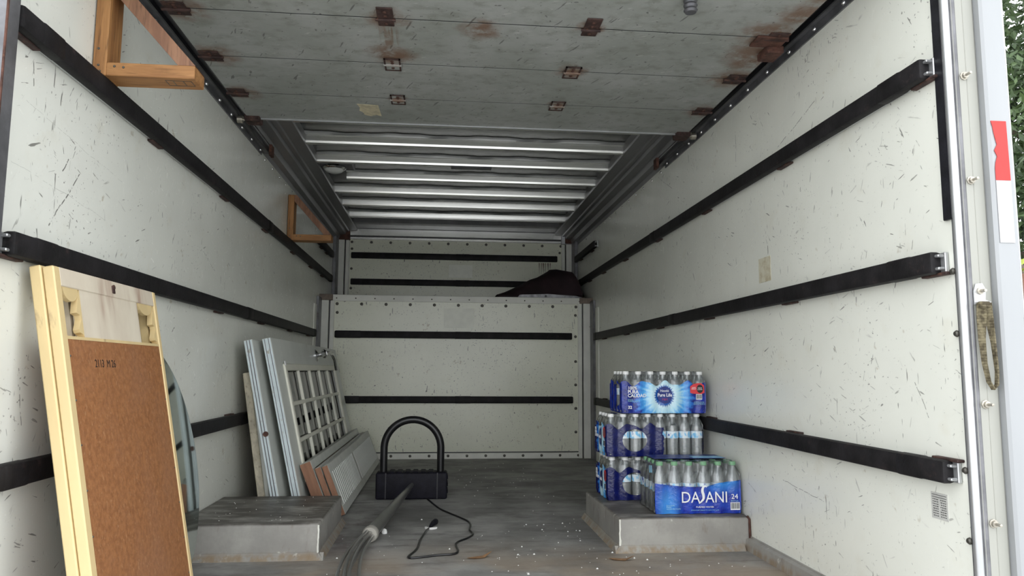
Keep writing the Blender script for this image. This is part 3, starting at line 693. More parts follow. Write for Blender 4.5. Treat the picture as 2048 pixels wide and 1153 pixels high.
# ------------------------------------------------------------------ black padlock-shaped object on the floor
M['blackplastic'] = simple('black_moulded_plastic', (.008, .0075, .013), .6, 0, .3, 25, .25, spec=.22)
M['blacktube'] = simple('black_tube', (.008, .008, .009), .3, 0, .2, 10, 0)
t = thing('giant_padlock', 'big black padlock-shaped block with U-shaped shackle on the floor', 'padlock', (-.153, 4.41, 0))
MB().bbox(-.205, .205, -.06, .06, 0, .152, .012, 3).build('body', M['blackplastic'], t, True)
for x in (-.148, .147): MB().box(x-.003, x+.003, -.0615, .0615, .004, .150).build('body_seam', M['seal'], t)
for k in range(6): MB().bbox(-.115+k*.045-.016, -.115+k*.045+.016, -.062, .058, .146, .158, .005).build('top_ridge', M['blackplastic'], t)
for k in range(3): MB().bbox(.195, .209, -.05, .05, .03+k*.04, .055+k*.04, .004).build('side_ridge', M['blackplastic'], t)
arch = [(-.165, 0, .14), (-.165, 0, .22), (-.165, 0, .27)]+[(-.165*math.cos(a), 0, .285+.165*math.sin(a)) for a in np.linspace(0.05, PI-.05, 24)]+[(.165, 0, .27), (.165, 0, .22), (.165, 0, .14)]
MB().tube(arch, .0215, 16).build('shackle', M['blacktube'], t, True)

# grey floor lamp pole with thin bent arms lying on the floor
M['pole'] = simple('brushed_grey_pole', (.27, .27, .26), .28, .75, .2, 6, .05, (1, .2, 1))
lp0 = Vector((-.288, 3.30, .036)); lp1 = Vector((-.150, 4.335, .085))
t = thing('floor_lamp', 'grey metal lamp pole with thin bent arms lying against the black block', 'lamp', tuple(lp0))
d = lp1-lp0
MB().tube([(0, 0, 0), tuple(d*.5), tuple(d)], [.030, .024, .013], 18).build('pole', M['pole'], t, True)
ax = d.normalized()
MB().tube([tuple(ax*-.012), tuple(ax*-.006), tuple(ax*.018), tuple(ax*.022)], [.031, .0345, .0345, .031], 18).build('collar', simple('pale_collar', (.50, .48, .43), .4, .4), t, True)
for k, (ox, oz, ex, ey, lift) in enumerate(((-.018, .005, -.030, -.95, .05), (-.008, .016, .000, -.93, .05), (.006, .010, .018, -.95, .035), (.016, -.004, .060, -.90, .02), (.0, -.012, -.012, -.93, .0))):
    P = []
    for s in np.linspace(0, 1, 12):
        x = ox*(1-s)+ex*s - .035*math.sin(PI*s)*(1 if k < 4 else .6)
        y = .02+ey*s; z = oz*(1-s)+(-.036+.008+k*.001)*s + lift*math.sin(PI*s)*.35
        P.append((x, y, max(z, -.0285)))
    MB().tube(P, .0065, 8).build('arm', M['pole'], t, True)

# power cord and plug
cp = [(-.057, 4.345), (-.057, 4.326), (.014, 4.032), (.095, 3.837), (.146, 3.709), (.157, 3.615), (.148, 3.505), (.16, 3.42), (.133, 3.342), (.089, 3.27), (.079, 3.207), (.085, 3.111), (.068, 3.063), (-.004, 3.044), (-.09, 3.010), (-.112, 3.022), (-.109, 3.052), (-.083, 3.158), (-.073, 3.319), (-.05, 3.508), (-.036, 3.56)]
def smooth_path(p, n=5):
    p = [Vector((*q, .0045)) if len(q) == 2 else Vector(q) for q in p]; out = []
    for i in range(len(p)-1):
        a, b, c, e = p[max(i-1, 0)], p[i], p[i+1], p[min(i+2, len(p)-1)]
        for k in range(n):
            s = k/n; out.append(.5*((2*b)+(c-a)*s+(2*a-5*b+4*c-e)*s*s+(3*b-a-3*c+e)*s**3))
    return out+[p[-1]]
t = thing('power_cord', 'thin black power cord looping on the floor with a two-prong plug', 'cord', (-.05, 4.3, 0))
o = MB().tube(smooth_path(cp), .0045, 8).build('cable', M['blacktube'], t, True); o.location = (.05, -4.3, 0)
pl = MB().tube([(-.036, 3.555, .006), (-.032, 3.575, .010), (-.02, 3.625, .014), (-.010, 3.665, .013), (-.008, 3.672, .013)], [.005, .008, .012, .014, .011], 10).build('plug', M['blackplastic'], t, True); pl.location = (.05, -4.3, 0)
pr_ = MB().bbox(-.014, -.011, 3.668, 3.70, .010, .016, .0005).bbox(.0, .003, 3.664, 3.696, .010, .016, .0005).build('prong', M['rivet'], pl)

# ------------------------------------------------------------------ shrink-wrapped packs of bottled water
def clear_mat(name, tint, gloss_w, diff_w, rough, bump_scale):
    m = bpy.data.materials.new(name); m.use_nodes = True; nt = m.node_tree; nt.nodes.clear()
    out = nt.nodes.new('ShaderNodeOutputMaterial'); tr = nt.nodes.new('ShaderNodeBsdfTransparent'); gy = nt.nodes.new('ShaderNodeBsdfGlossy'); df = nt.nodes.new('ShaderNodeBsdfDiffuse')
    lw = nt.nodes.new('ShaderNodeFresnel'); lw.inputs[0].default_value = 1.45
    tc = nt.nodes.new('ShaderNodeTexCoord'); nz = nt.nodes.new('ShaderNodeTexNoise'); nz.inputs['Scale'].default_value = bump_scale; nz.inputs['Detail'].default_value = 3
    bp = nt.nodes.new('ShaderNodeBump'); bp.inputs['Strength'].default_value = .6; bp.inputs['Distance'].default_value = .004
    nt.links.new(tc.outputs['Object'], nz.inputs['Vector']); nt.links.new(nz.outputs[0], bp.inputs['Height'])
    for n in (gy, df, lw): nt.links.new(bp.outputs[0], n.inputs['Normal'])
    tr.inputs[0].default_value = (*tint, 1); gy.inputs['Roughness'].default_value = rough; df.inputs[0].default_value = (.75, .78, .78, 1)
    m1 = nt.nodes.new('ShaderNodeMixShader'); m1.inputs[0].default_value = diff_w; nt.links.new(tr.outputs[0], m1.inputs[1]); nt.links.new(df.outputs[0], m1.inputs[2])
    ad = nt.nodes.new('ShaderNodeMath'); ad.operation = 'ADD'; ad.use_clamp = True; ad.inputs[1].default_value = gloss_w; nt.links.new(lw.outputs[0], ad.inputs[0])
    m2 = nt.nodes.new('ShaderNodeMixShader'); nt.links.new(ad.outputs[0], m2.inputs[0]); nt.links.new(m1.outputs[0], m2.inputs[1]); nt.links.new(gy.outputs[0], m2.inputs[2])
    nt.links.new(m2.outputs[0], out.inputs[0]); return m
M['pet'] = clear_mat('clear_bottle_plastic', (.80, .84, .84), .10, .30, .10, 60)
M['film'] = clear_mat('clear_shrink_film', (.93, .95, .96), .05, .05, .12, 30)
M['capwhite'] = simple('white_bottle_cap', (.80, .81, .80), .45, 0, .03, 20, 0)
M['capgreen'] = simple('green_bottle_cap', (.17, .36, .20), .45, 0, .05, 20, 0)
M['ink'] = simple('white_print', (.86, .88, .90), .4, 0, .02, 20, 0)
M['inkblack'] = simple('black_print', (.01, .01, .012), .4, 0, .02, 20, 0)
M['inkred'] = simple('red_print', (.72, .05, .06), .4, 0, .05, 20, 0)
M['inknavy'] = simple('navy_print', (.012, .03, .20), .35, 0, .2, 40, 0)
M['inkteal'] = simple('pale_blue_print', (.30, .60, .80), .35, 0, .2, 40, 0)
def label_mat():
    g = G('bottle_label', .35); x, y, z = g.xyz()
    n = g.noise(45, 2, .5, (1, 1, .6)); col = g.ramp(n, [(.0, (.10, .35, .75)), (.42, (.25, .60, .88)), (.5, (.80, .88, .92)), (.62, (.75, .84, .90)), (.7, (.06, .12, .45))])
    g.color(col); return g.m
M['label'] = label_mat()

def film_mat(name, kind, Lx, Ly, h):
    """flat print on the wrap, in perimeter metres (u) and height (v) from the UV map"""
    g = G(name, .2, 0, .6); u, v, _ = g.xyz('UV')
    n = g.noise(22, 4, .6, kind='UV'); nf = g.noise(110, 3, .6, kind='UV')
    navy, blue, sky, pale = (.006, .012, .13), (.008, .035, .38), (.06, .32, .80), (.62, .84, .92)
    alpha = None
    if kind == 'still':
        col = g.mix(n.step(.3, .7), (.008, .02, .28), (.01, .06, .50))
        c = .0
        w = (u-.06).abs().step(.075, .0)
        col = g.mix((u-.06).abs().step(.07, .0)*v.step(.16, .03)*.9, col, sky)
        col = g.mix((u-.30).abs().step(.10, .02)*v.step(.06, .15), col, (.03, .28, .75))
        alpha = u.gt(.004)*u.lt(Lx+.02)
    else:
        col = g.mix(n.step(.3, .7), navy, blue) if kind == 'graphic' else g.mix(n.step(.3, .75), (.005, .008, .075), (.008, .014, .13))
        if kind == 'graphic': cu, k = Lx*.50, 1.0
        else: cu, k = -Ly*.50, 1.75
        dx = (u-cu)*k; dy = (v-.082)*.95
        dist = (dx*dx+dy*dy).sqrt()
        ang = dx._m('ARCTAN2', dy)
        ray = (ang*26).sin()*.010+(ang*41).sin()*.007+(nf-.5)*.05
        q = dist+ray*dist*6
        eye = g.ramp(q/.155, [(.0, (.01, .05, .30)), (.27, (.01, .10, .42)), (.33, pale), (.50, (.45, .76, .92)), (.66, (.08, .40, .85)), (.85, (.03, .20, .66)), (1.0, blue)])
        col = g.mix(q.step(.16, .135), col, eye)
        if kind == 'graphic':
            hu, hv, ha, hb_ = -Ly*.35, .085, .032, .055
        else:
            hu, hv, ha, hb_ = Lx*.29 if kind == 'hole_left' else Lx*.27, .075, .060, .052
        hole = (((u-hu)/ha).pow(2)+((v-hv)/hb_).pow(2)).gt(1)
        alpha = hole
        if kind == 'hole_left':      # torn open at its right end
            e = u+(g.noise(30, 3, .6, kind='UV')-.5)*.04
            alpha = alpha*(e.lt(Lx*.585).max(e.gt(Lx+.002)))
    g.color(col); g.bump(g.noise(50, 4, .6, kind='UV'), .5, .006); g.alpha(alpha)
    return g.m

def bottle_meshes(h, r, wavy):
    pr = [(r*.55, .004), (r*.9, 0), (r, .008)]
    for k in range(5):
        z = .02+k*.018; pr += [(r, z), (r*.955, z+.009)]
    pr += [(r, h*.58), (r, h*.62), (r*.93, h*.68), (r*.72, h*.77), (r*.48, h*.845), (.0135, h*.885), (.0135, h*.93)]
    bo = MB().lathe(pr, 14).mesh('bottle', M['pet'], True)
    cw = MB().lathe([(.0145, h*.925), (.0155, h*.93), (.0155, h*.985), (.0135, h), (.004, h)], 14)
    lb = MB(); V = []; F = []; sg = 18
    for z in (h*.42, h*.585):
        for k in range(sg): V.append((r*1.012*math.cos(2*PI*k/sg), r*1.012*math.sin(2*PI*k/sg), z))
    F = [(k, (k+1) % sg, sg+(k+1) % sg, sg+k) for k in range(sg)]
    lb.add(V, F)
    return bo, cw, lb.mesh('label', M['label'], True)

BO, CW, LB = bottle_meshes(.196, .0286, True)
CAPW = CW.mesh('cap', M['capwhite'], True)
BO2, CG, LB2 = bottle_meshes(.214, .0305, True)
CAPG = CG.mesh('cap', M['capgreen'], True)

def wrap_mesh(nx, ny, p, h, kind, mat):
    Lx, Ly = nx*p, ny*p; per = []; K = 8
    def sc(s): return .008*math.cos(PI*s/p)**2
    for i in range(ny*K): s = Ly-i*p/K; per.append((-Ly+i*p/K, (sc(s), s)))         # left side, back to front
    for i in range(nx*K): s = i*p/K; per.append((s, (s, sc(s))))
    for i in range(ny*K): s = i*p/K; per.append((Lx+s, (Lx-sc(s), s)))
    for i in range(nx*K+1): s = Lx-i*p/K; per.append((Lx+Ly+i*p/K, (s, Ly-sc(s))))
    def zt(u):
        if kind == 'still':
            return .128-.016*math.sin(PI*max(0, min(1, u/Lx)))+(.012 if u > Lx*.6 else 0)*min(1, (u-Lx*.6)/.05)
        return .146+.011*math.sin(2*PI*u/.105+1.0)-.008*math.cos(PI*u/p)**2
    V = []; UV = []; F = []; R = 7; n = len(per)
    for j in range(R):
        for u, (x, y) in per:
            z = zt(u)*j/(R-1)
            ins = .006*(1-min(1, j/1.0)) if j < 1 else 0
            cx, cy = Lx/2, Ly/2
            V.append((x+(cx-x)*ins*3, y+(cy-y)*ins*3, z+.001)); UV.append((u, z))
    for j in range(R-1):
        for i in range(n-1): F.append((j*n+i, j*n+i+1, (j+1)*n+i+1, (j+1)*n+i))
    me = bpy.data.meshes.new('printed_wrap'); me.from_pydata(V, [], F); me.update()
    uv = me.uv_layers.new(name='UVMap')
    for l in me.loops: uv.data[l.index].uv = UV[l.vertex_index]
    for q in me.polygons: q.use_smooth = True
    me.materials.append(mat)
    # clear film above the print and over the caps
    V2 = []; F2 = []
    rows = ((None, 0.0), (.74, .003), (.84, .013), (.93, .022), (1.0, .026))
    for fz, ins in rows:
        for u, (x, y) in per:
            z = zt(u)-.006 if fz is None else h*fz
            if kind == 'still' and not (0 < u < Lx) and fz is None: z = .004
            x2 = min(max(x, ins), Lx-ins); y2 = min(max(y, ins), Ly-ins)
            zz = z if fz is None else z+.004*math.sin(u*60)*(fz > .9)
            V2.append((x2, y2, zz+.0015))
    for j in range(len(rows)-1):
        for i in range(n-1): F2.append((j*n+i, j*n+i+1, (j+1)*n+i+1, (j+1)*n+i))
    b0 = len(V2); gx, gy = nx*2+1, ny*2+1
    for j in range(gy):
        for i in range(gx):
            x = .026+(Lx-.052)*i/(gx-1); y = .026+(Ly-.052)*j/(gy-1)
            V2.append((x, y, h+.001-.006*abs(math.sin(PI*x/p+PI/2))*abs(math.sin(PI*y/p+PI/2))+.003))
    for j in range(gy-1):
        for i in range(gx-1): a = b0+j*gx+i; F2.append((a, a+1, a+gx+1, a+gx))
    m2 = bpy.data.meshes.new('clear_film'); m2.from_pydata(V2, [], F2); m2.update()
    for q in m2.polygons: q.use_smooth = True
    m2.materials.append(M['film'])
    return me, m2

def barcode(t, x, z, w, h_, y=-.0022, rot=None):
    bc = MB().box(0, w, -.0004, 0, 0, h_).build('barcode', M['ink'], t)
    bars = MB(); k = .06*w; rr = random.Random(3)
    while k < w*.94:
        bw = w*rr.choice((.02, .03, .05)); bars.box(k, k+bw, -.0008, -.0004, h_*.15, h_*.92); k += bw+w*rr.choice((.025, .04))
    b2 = bars.build('bars', M['inkblack'], bc)
    bc.location = (x, y, z)
    if rot: bc.rotation_euler = rot
    return bc

def disc(n, rx, rz, y0=-.0004, y1=0):
    return MB().prism([(rx*math.cos(2*PI*k/n), rz*math.sin(2*PI*k/n)) for k in range(n)], y0, y1, 'y')

def water_pack(label, loc, nx, ny, p, h, kind, bo, cap, lab, rotz=0):
    Lx, Ly = nx*p, ny*p
    t = thing('water_pack', label, 'water pack', loc, (0, 0, rotz), 'stacked packs of bottled water')
    for i in range(nx):
        for j in range(ny):
            b = link('bottle', bo, t, ((i+.5)*p, (j+.5)*p, .0025), (0, 0, random.random()*6))
            link('cap', cap, b)
            if j == 0 or i == 0: link('label', lab, b)
    me, m2 = wrap_mesh(nx, ny, p, h, kind, film_mat('printed_film_'+kind, kind, Lx, Ly, h))
    link('printed_wrap', me, t); link('clear_film', m2, t)
    FR = (PI/2, 0, 0); LS = (PI/2, 0, -PI/2)
    if kind == 'graphic':
        y = -.0015; cx = Lx*.5
        text('print', '100%\nPURA\nCALIDAD', .022, M['ink'], t, (.032, y, .112), FR, 'LEFT', .0004, .95, .0004)
        text('print', 'AGUA\nPURIFICADA', .009, M['inkteal'], t, (.032, y, .062), FR, 'LEFT', .0003)
        text('print', '32', .020, M['ink'], t, (.032, y, .022), FR, 'LEFT', .0004, 1, .0005)
        o = disc(28, .036, .040).build('print_roundel', M['inknavy'], t); o.location = (cx, y+.0002, .087)
        text('print', 'Nestl\u00e9', .016, M['ink'], t, (cx, y-.0006, .102), FR, 'CENTER', .0004)
        text('print', 'Pure Life', .022, M['ink'], t, (cx, y-.0006, .080), FR, 'CENTER', .0004, .9, .0004)
        text('print', 'I U I', .014, M['inkred'], t, (cx, y-.0006, .062), FR, 'CENTER', .0004)
        rb = MB().prism([(-.034, .0), (-.034, .030), (-.02, .040), (.0, .046), (.02, .046), (.034, .036), (.036, .0), (.02, -.006), (-.02, -.004)], -.0004, 0, 'y').build('print_badge', M['inkred'], t); rb.location = (Lx-.052, y, .098)
        o = disc(20, .016, .020, -.0008, -.0004).build('print_seal', M['inkblack'], rb); o.location = (.014, 0, .019)
        text('print', 'NEW\nLOOK', .009, M['ink'], t, (Lx-.038, y-.001, .118), FR, 'CENTER', .0003)
        text('print', 'SAME\nGREAT', .008, M['ink'], t, (Lx-.068, y-.0006, .120), FR, 'CENTER', .0003)
        barcode(t, Lx-.058, .066, .030, .026, y)
        text('print', 'PURIFIED WATER\nENHANCED WITH\nMINERALS 32-PACK', .0065, M['inkteal'], t, (Lx-.043, y, .052), FR, 'CENTER', .0002)
    elif kind in ('hole_left', 'hole_right'):
        x = -.0015; cy = Ly*.5
        text('print', '100%\nPURA\nCALIDAD', .020, M['ink'], t, (x, Ly-.012, .112), LS, 'LEFT', .0004, .8, .0004)
        o = disc(24, .020, .038).build('print_roundel', M['inknavy'], t); o.location = (x+.0002, cy, .085); o.rotation_euler = (0, 0, -PI/2)
        text('print', 'Pure Life', .022, M['ink'], t, (x-.0006, cy, .078), LS, 'CENTER', .0004, .6, .0004)
        rb = MB().prism([(-.022, .0), (-.020, .035), (.0, .045), (.02, .035), (.022, .0), (.0, -.012)], -.0004, 0, 'y').build('print_badge', M['inkred'], t); rb.location = (x, .034, .095); rb.rotation_euler = (0, 0, -PI/2)
        o = disc(16, .010, .018, -.0008, -.0004).build('print_seal', M['inkblack'], rb); o.location = (.004, 0, .015)
        barcode(t, x, .045, .026, .030, 0, (0, 0, -PI/2)).location = (x, .046, .045)
    else:
        y = -.0015; w = Lx
        text('print', 'DA', .066, M['ink'], t, (w*.295, y, .048), FR, 'LEFT', .0004, .92, 0, w*.205)
        text('print', 'ANI', .066, M['ink'], t, (w*.572, y, .048), FR, 'LEFT', .0004, .92, 0, w*.245)
        sp = [(.022, .062), (.012, .066), (.004, .058), (.002, .044), (.006, .030), (.006, .014), (-.004, .002), (-.014, -.006)]
        path = smooth_path([(a, 0, b) for a, b in sp], 5); nn = len(path)
        sg = MB().tube([tuple(q) for q in path], [.0012+.0046*math.sin(PI*(i+1)/(nn+1)) for i in range(nn)], 8)
        sg.v = [(a, b*.12, c) for a, b, c in sg.v]
        o = sg.build('print_swash', M['ink'], t, True); o.location = (w*.535, y, .050)
        text('print', '24', .030, M['ink'], t, (w*.905, y, .062), FR, 'CENTER', .0004, .9, 0, w*.075)
        text('print', 'BOTTLES', .008, M['inkteal'], t, (w*.905, y, .051), FR, 'CENTER', .0003)
        text('print', 'PURIFIED WATER', .010, M['ink'], t, (w*.565, y, .026), FR, 'CENTER', .0003)
        text('print', 'Enhanced with minerals for a pure, fresh taste', .0065, M['inkteal'], t, (w*.565, y, .015), FR, 'CENTER', .0002)
        text('print', 'Recyclable\nPlease\nsqueeze & recycle', .0085, M['inkteal'], t, (w*.13, y, .034), FR, 'LEFT', .0002)
        barcode(t, w*.855, .016, .042, .032, y)
        # printed band lying over the caps
        bd = MB(); bd.box(.03, Lx-.03, Ly*.42, Ly*.95, h+.006, h+.0075); bd.build('top_print', M['inknavy'], t)
        tb = MB().box(Lx*.55, Lx-.035, Ly*.45, Ly*.7, h+.0076, h+.0085); tb.build('top_print', M['inkteal'], t)
        MB().prism([(.03, .17), (.075, .165), (.078, .195), (.035, .20)], -.001, .0, 'x').build('film_print', M['inkteal'], t)
    return t
ZT = .137
water_pack('bottom navy water pack half hidden behind the green-capped pack', (.787, 3.455, ZT), 8, 4, .0625, .196, 'hole_right', BO, CAPW, LB)
water_pack('middle navy water pack with torn film baring clear bottles', (.783, 3.450, ZT+.202), 8, 4, .0603, .196, 'hole_left', BO, CAPW, LB, .01)
water_pack('topmost blue water pack with white burst print and red badge', (.858, 3.45, ZT+.404), 7, 4, .0605, .196, 'graphic', BO, CAPW, LB)
water_pack('green-capped water pack with swirling white lettering in front', (.915, 3.118, ZT), 6, 4, .0645, .214, 'still', BO2, CAPG, LB2, -.01)

# ------------------------------------------------------------------ maroon bag in the attic
M['maroon'] = simple('dark_maroon_cloth', (.022, .010, .013), .75, 0, .5, 6, .3)
t = thing('maroon_bag', 'dark maroon humped cover lying on the attic shelf', 'cover', (.885, 6.62, ZA))
outl = [(.485, 0), (.50, .02), (.60, .058), (.70, .105), (.80, .165), (.88, .20), (.94, .232), (.99, .262), (1.05, .262), (1.12, .252), (1.18, .248), (1.21, .225), (1.235, .17), (1.25, .09), (1.255, .0)]
V = []; F = []; ns = 13; m = len(outl)
for k in range(ns):
    s = -1+2*k/(ns-1); sc_ = max(0, 1-abs(s)**3)**.5
    for i, (x, z) in enumerate(outl):
        V.append((x-.885+.01*math.sin(k*2+i), -.02+s*.24*(.75+.25*math.sin(i*.5)), z*sc_*(1+.03*math.sin(3*s+i))+.022))
for k in range(ns-1):
    for i in range(m-1): F.append((k*m+i, k*m+i+1, (k+1)*m+i+1, (k+1)*m+i))
F += [tuple(k*m+(0) for k in range(ns)), tuple(k*m+m-1 for k in reversed(range(ns)))]
MB().add(V, F).bbox(-.39, .365, -.25, .20, 0.002, .030, .008).build('cover', M['maroon'], t, True)
sp_ = MB().prism([(-.22, .004), (-.20, .030), (.05, .040), (.30, .026), (.35, .012), (.36, .002), (-.22, .002)], -.262, -.252, 'y').build('metal_strip', simple('dull_steel_strip', (.22, .22, .23), .4, .6, .4, 20, .2), t)
MB().lathe([(.010, 0), (.010, -.002)], 12, (.03, -.262, .020), 'y').build('hole', M['seal'], sp_)

# ------------------------------------------------------------------ dome light, stickers, patches
t = thing('dome_light', 'round dome lamp on the roof near the left cove', 'lamp', (-.735, 4.93, ZR))
MB().bbox(-.10, .13, -.075, .09, -.035, 0, .006).build('mount_plate', M['track'], t)
MB().lathe([(.078, -.036), (.080, -.045), (.070, -.056), (.066, -.057)], 24).build('rim', M['chrome'], t, True)
MB().lathe([(.066, -.054), (.055, -.068), (.03, -.078), (.005, -.080)], 24).build('lens', simple('frosted_lens', (.75, .76, .74), .2, 0, .05, 30, .1), t, True)

g = G('faded_tape_square', .45); g.color(g.mix(g.noise(30, 5, .6).step(.4, .7), (.66, .63, .50), (.50, .44, .30)))
MB().box(A-.0012, A-.0002, 2.79, 2.90, 1.105, 1.205).build('tape_patch', g.m, label='faded yellowish tape square on the right wall', cat='tape')
t = thing('rating_label', 'small printed grey label low on the right wall near the post', 'sticker', (A-.0012, 1.855, .393))
MB().box(0, .0012, -.032, .032, -.034, .034).build('plate', simple('grey_sticker', (.55, .55, .52), .4, 0, .08, 60, 0), t)
pr = MB(); rr = random.Random(5)
for row in range(10):
    z = .028-row*.0060
    if row < 2: pr.box(-.0005, 0, -.028, .028, z-.0008, z+.0008)
    else:
        for c0 in (-.026, .004):
            k = c0
            while k < c0+.02:
                w = rr.uniform(.003, .008); pr.box(-.0005, 0, k, min(k+w, c0+.022), z-.0012, z+.0012); k += w+.0022
pr.build('print', simple('grey_print', (.10, .10, .095), .5, 0, 0, 9, 0), t)
pale = simple('ghost_sticker', (.89, .90, .79), .35, 0, .04, 20, 0)
MB().box(.025, .285, D1-.0008, D1-.0001, 1.10, 1.27).build('sticker', pale, label='pale rectangular sticker on the lower bulkhead', cat='sticker')
MB().box(.07, .30, D2-.0008, D2-.0001, 1.64, 1.765).build('sticker', pale, label='pale rectangular sticker on the attic back wall', cat='sticker')
# rust runs below the attic rail end
rs = thing('rust_streak', 'brown rust streaks below the upper attic rail end', 'stain', (1.0, D2, 1.80))
for k in range(8):
    x = .015*k-.04+random.uniform(-.004, .004); l = random.uniform(.05, .15); MB().prism([(x, 0), (x+.007, 0), (x+.004, -l)], -.0012, -.0002, 'y').build('streak', M['rust'], rs)

# ------------------------------------------------------------------ litter on the floor
M['crumb'] = simple('white_crumb', (.82, .82, .80), .7, 0, .05, 50, 0)
db = MB()
def crumb(x, y, r, z=0):
    a = random.random()*6
    pts = [(x+r*random.uniform(.6, 1.1)*math.cos(a+k*2*PI/5), y+r*random.uniform(.6, 1.1)*math.sin(a+k*2*PI/5)) for k in range(5)]
    n = len(pts); db.add([(p[0], p[1], z) for p in pts]+[(x, y, z+r*.8)], [(k, (k+1) % n, n) for k in range(n)]+[tuple(reversed(range(n)))])
for k in range(150):
    x = random.uniform(-.45, 1.25); y = 2.45+abs(random.gauss(0, .55))
    if y > 3.0 and x > .72: x = .3+.4*random.random()
    if y > 3.0 and x < -.42: continue
    crumb(x, y, random.choice((.002, .002, .003, .003, .006)))
for k in range(60): crumb(random.uniform(.1, .7), random.uniform(3.2, 6.0), random.choice((.003, .004, .005)))
for k in range(25): crumb(random.uniform(-.95, -.5), random.uniform(3.08, 3.66), random.choice((.002, .003)), .1362)
db.build('floor_litter', M['crumb'], label='tiny white crumbs scattered over the dark floor', cat='litter', kind='stuff')
def scrap(name, label, x, y, r, mat, h=.02, squash=.5):
    mb = MB(); V = []; F = []; n = 9
    for j, (rr_, z) in enumerate(((.9, 0), (1, .35), (.75, .8), (.25, 1))):
        for k in range(n): q = rr_*r*random.uniform(.75, 1.15); V.append((q*math.cos(2*PI*k/n), q*squash*math.sin(2*PI*k/n)*1.6, z*h))
    for j in range(3):
        for k in range(n): F.append((j*n+k, j*n+(k+1) % n, (j+1)*n+(k+1) % n, (j+1)*n+k))
    F += [tuple(reversed(range(n))), tuple(3*n+k for k in range(n))]
    return mb.add(V, F).build(name, mat, loc=(x, y, 0), label=label, cat='litter')
scrap('paper_scrap', 'crumpled white paper bit beside the lamp pole collar', -.240, 3.475, .014, M['crumb'], .022)
MB().prism([(.03*math.cos(a), .03*math.sin(a)) for a in np.linspace(PI, 2*PI-.3, 9)]+[(.02*math.cos(a), .02*math.sin(a)+.004) for a in np.linspace(2*PI-.3, PI, 9)], 0, .008, 'z').build('plastic_scrap', M['crumb'], loc=(-.03, 3.575, 0), label='white plastic crescent beside the black plug', cat='litter')
leafm = simple('dry_leaf', (.30, .17, .085), .7, 0, .3, 40, .2)
for x, y, a, lab in ((.165, 3.005, .25, 'curled brown dry leaf on the floor right of the cord loop'), (.72, 2.93, -.4, 'brown dry leaf on the floor left of the right wheel box')):
    P = [(-.05, 0, .004), (-.02, .013, .002), (.02, .014, .004), (.055, .002, .022), (.02, -.012, .003), (-.02, -.012, .002)]
    MB().add(P+[(q[0], q[1], q[2]+.0015) for q in P], [(0, 1, 2, 5), (2, 3, 4, 5), (6, 11, 8, 7), (8, 11, 10, 9)]).build('dry_leaf', leafm, loc=(x, y, 0), rot=(0, 0, a), label=lab, cat='leaf')

# ------------------------------------------------------------------ outdoors: ground, fence, tree
MB().box(-30, 40, -25, 45, -1.0, -.9).build('ground', simple('wet_pavement', (.50, .50, .49), .6, 0, .2, 2, .2), label='wet grey ground around the truck', cat='ground', kind='structure')
fw_ = simple('brown_fence_board', (.17, .085, .055), .8, 0, .2, 8, .2, (4, 4, .4))
t = thing('wooden_fence', 'brown board fence outside beyond the right door post', 'fence', (5.08, 3.6, -.9))
pm = MB().bbox(0, .13, 0, .02, 0, 2.52, .004).mesh('fence_board', fw_)
dirv = Vector((.03, 1.0, 0)).normalized()
for k in range(95): o = link('fence_board', pm, t, tuple(dirv*(k*.136)), (0, 0, math.atan2(dirv.y, dirv.x)))
leaf_g = G('tree_leaf', .45); nn_ = leaf_g.noise(1.1, 4, .6); n3_ = leaf_g.noise(14, 2, .5)
leaf_g.color(leaf_g.mix(nn_.step(.35, .65), (.022, .045, .016), (.07, .12, .035))); leaf_g.b.inputs['Transmission Weight'].default_value = 0
bark = simple('tree_bark', (.16, .13, .10), .9, 0, .3, 10, .4)
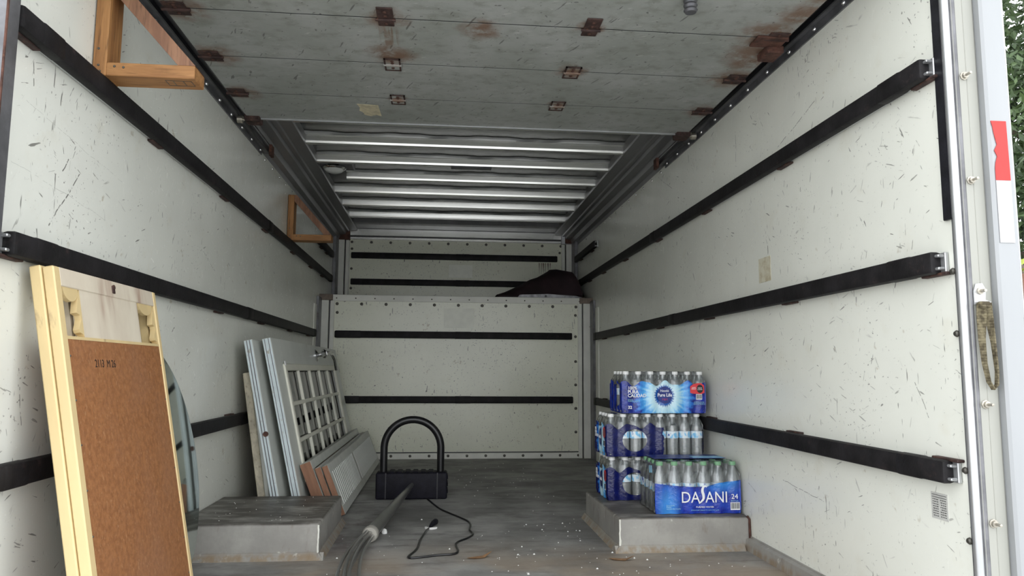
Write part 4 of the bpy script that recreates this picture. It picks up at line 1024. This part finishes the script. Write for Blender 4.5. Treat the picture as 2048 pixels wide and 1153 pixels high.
def tree(label, x, y, hgt, crown, n, ls, lm=None, nm='broadleaf_tree', cat='tree', ctr=.62):
    t = thing(nm, label, cat, (x, y, -.9))
    MB().tube([(0, 0, 0), (.05, .02, hgt*.3), (-.05, .05, hgt*.6), (.1, 0, hgt*.9)], [.2, .16, .11, .04], 10).build('trunk', bark, t, True)
    for k in range(14):
        a = random.random()*2*PI; z0 = hgt*random.uniform(.22, .75); l = random.uniform(.6, 1.0)*crown[0]
        MB().tube([(0, 0, z0), (l*.5*math.cos(a), l*.5*math.sin(a), z0+.35), (l*math.cos(a+.2), l*math.sin(a+.2), z0+.9)], [.05, .03, .012], 6).build('branch', bark, t, True)
    c = rng.normal(size=(n, 3)); c /= np.linalg.norm(c, axis=1)[:, None]; rad = rng.random(n)**.45
    blob = 1+.25*np.sin(c[:, 0]*5+c[:, 2]*7)
    P = c*(rad*blob)[:, None]*np.array(crown)+np.array([0, 0, hgt*ctr])
    u = rng.normal(size=(n, 3)); u /= np.linalg.norm(u, axis=1)[:, None]; w = np.cross(u, rng.normal(size=(n, 3))); w /= np.linalg.norm(w, axis=1)[:, None]
    s = ls*(.6+.8*rng.random(n))[:, None]; nn = np.cross(u, w)
    V = np.stack([P-u*s, P+w*s*.42+nn*s*.12, P+u*s, P-w*s*.42+nn*s*.12], 1).reshape(-1, 3)
    F = [(4*i, 4*i+1, 4*i+2, 4*i+3) for i in range(n)]
    me = bpy.data.meshes.new('foliage'); me.from_pydata(V.tolist(), [], F); me.update(); me.materials.append(lm or leaf_g.m)
    link('foliage', me, t, kind='stuff')
tree('tall leafy tree filling the strip right of the door post', 8.9, 9.9, 8.6, (2.2, 2.2, 4.2), 20000, .075)
tree('second leafy tree farther off beyond the fence', 16.5, 12.0, 8.5, (3.0, 3.0, 4.0), 9000, .10)
tree('third leafy tree standing farther back along the fence', 9.5, 17.5, 9.0, (2.6, 2.6, 4.2), 9000, .10)
lime = G('lime_leaf', .45); lime.color(lime.mix(lime.noise(8, 3, .6).step(.35, .65), (.16, .22, .03), (.34, .38, .05)))
tree('small lime-green shrub peeking over the fence', 5.75, 6.45, 2.9, (.42, .42, .75), 1800, .05, lime.m, 'lime_shrub', 'shrub', .70)
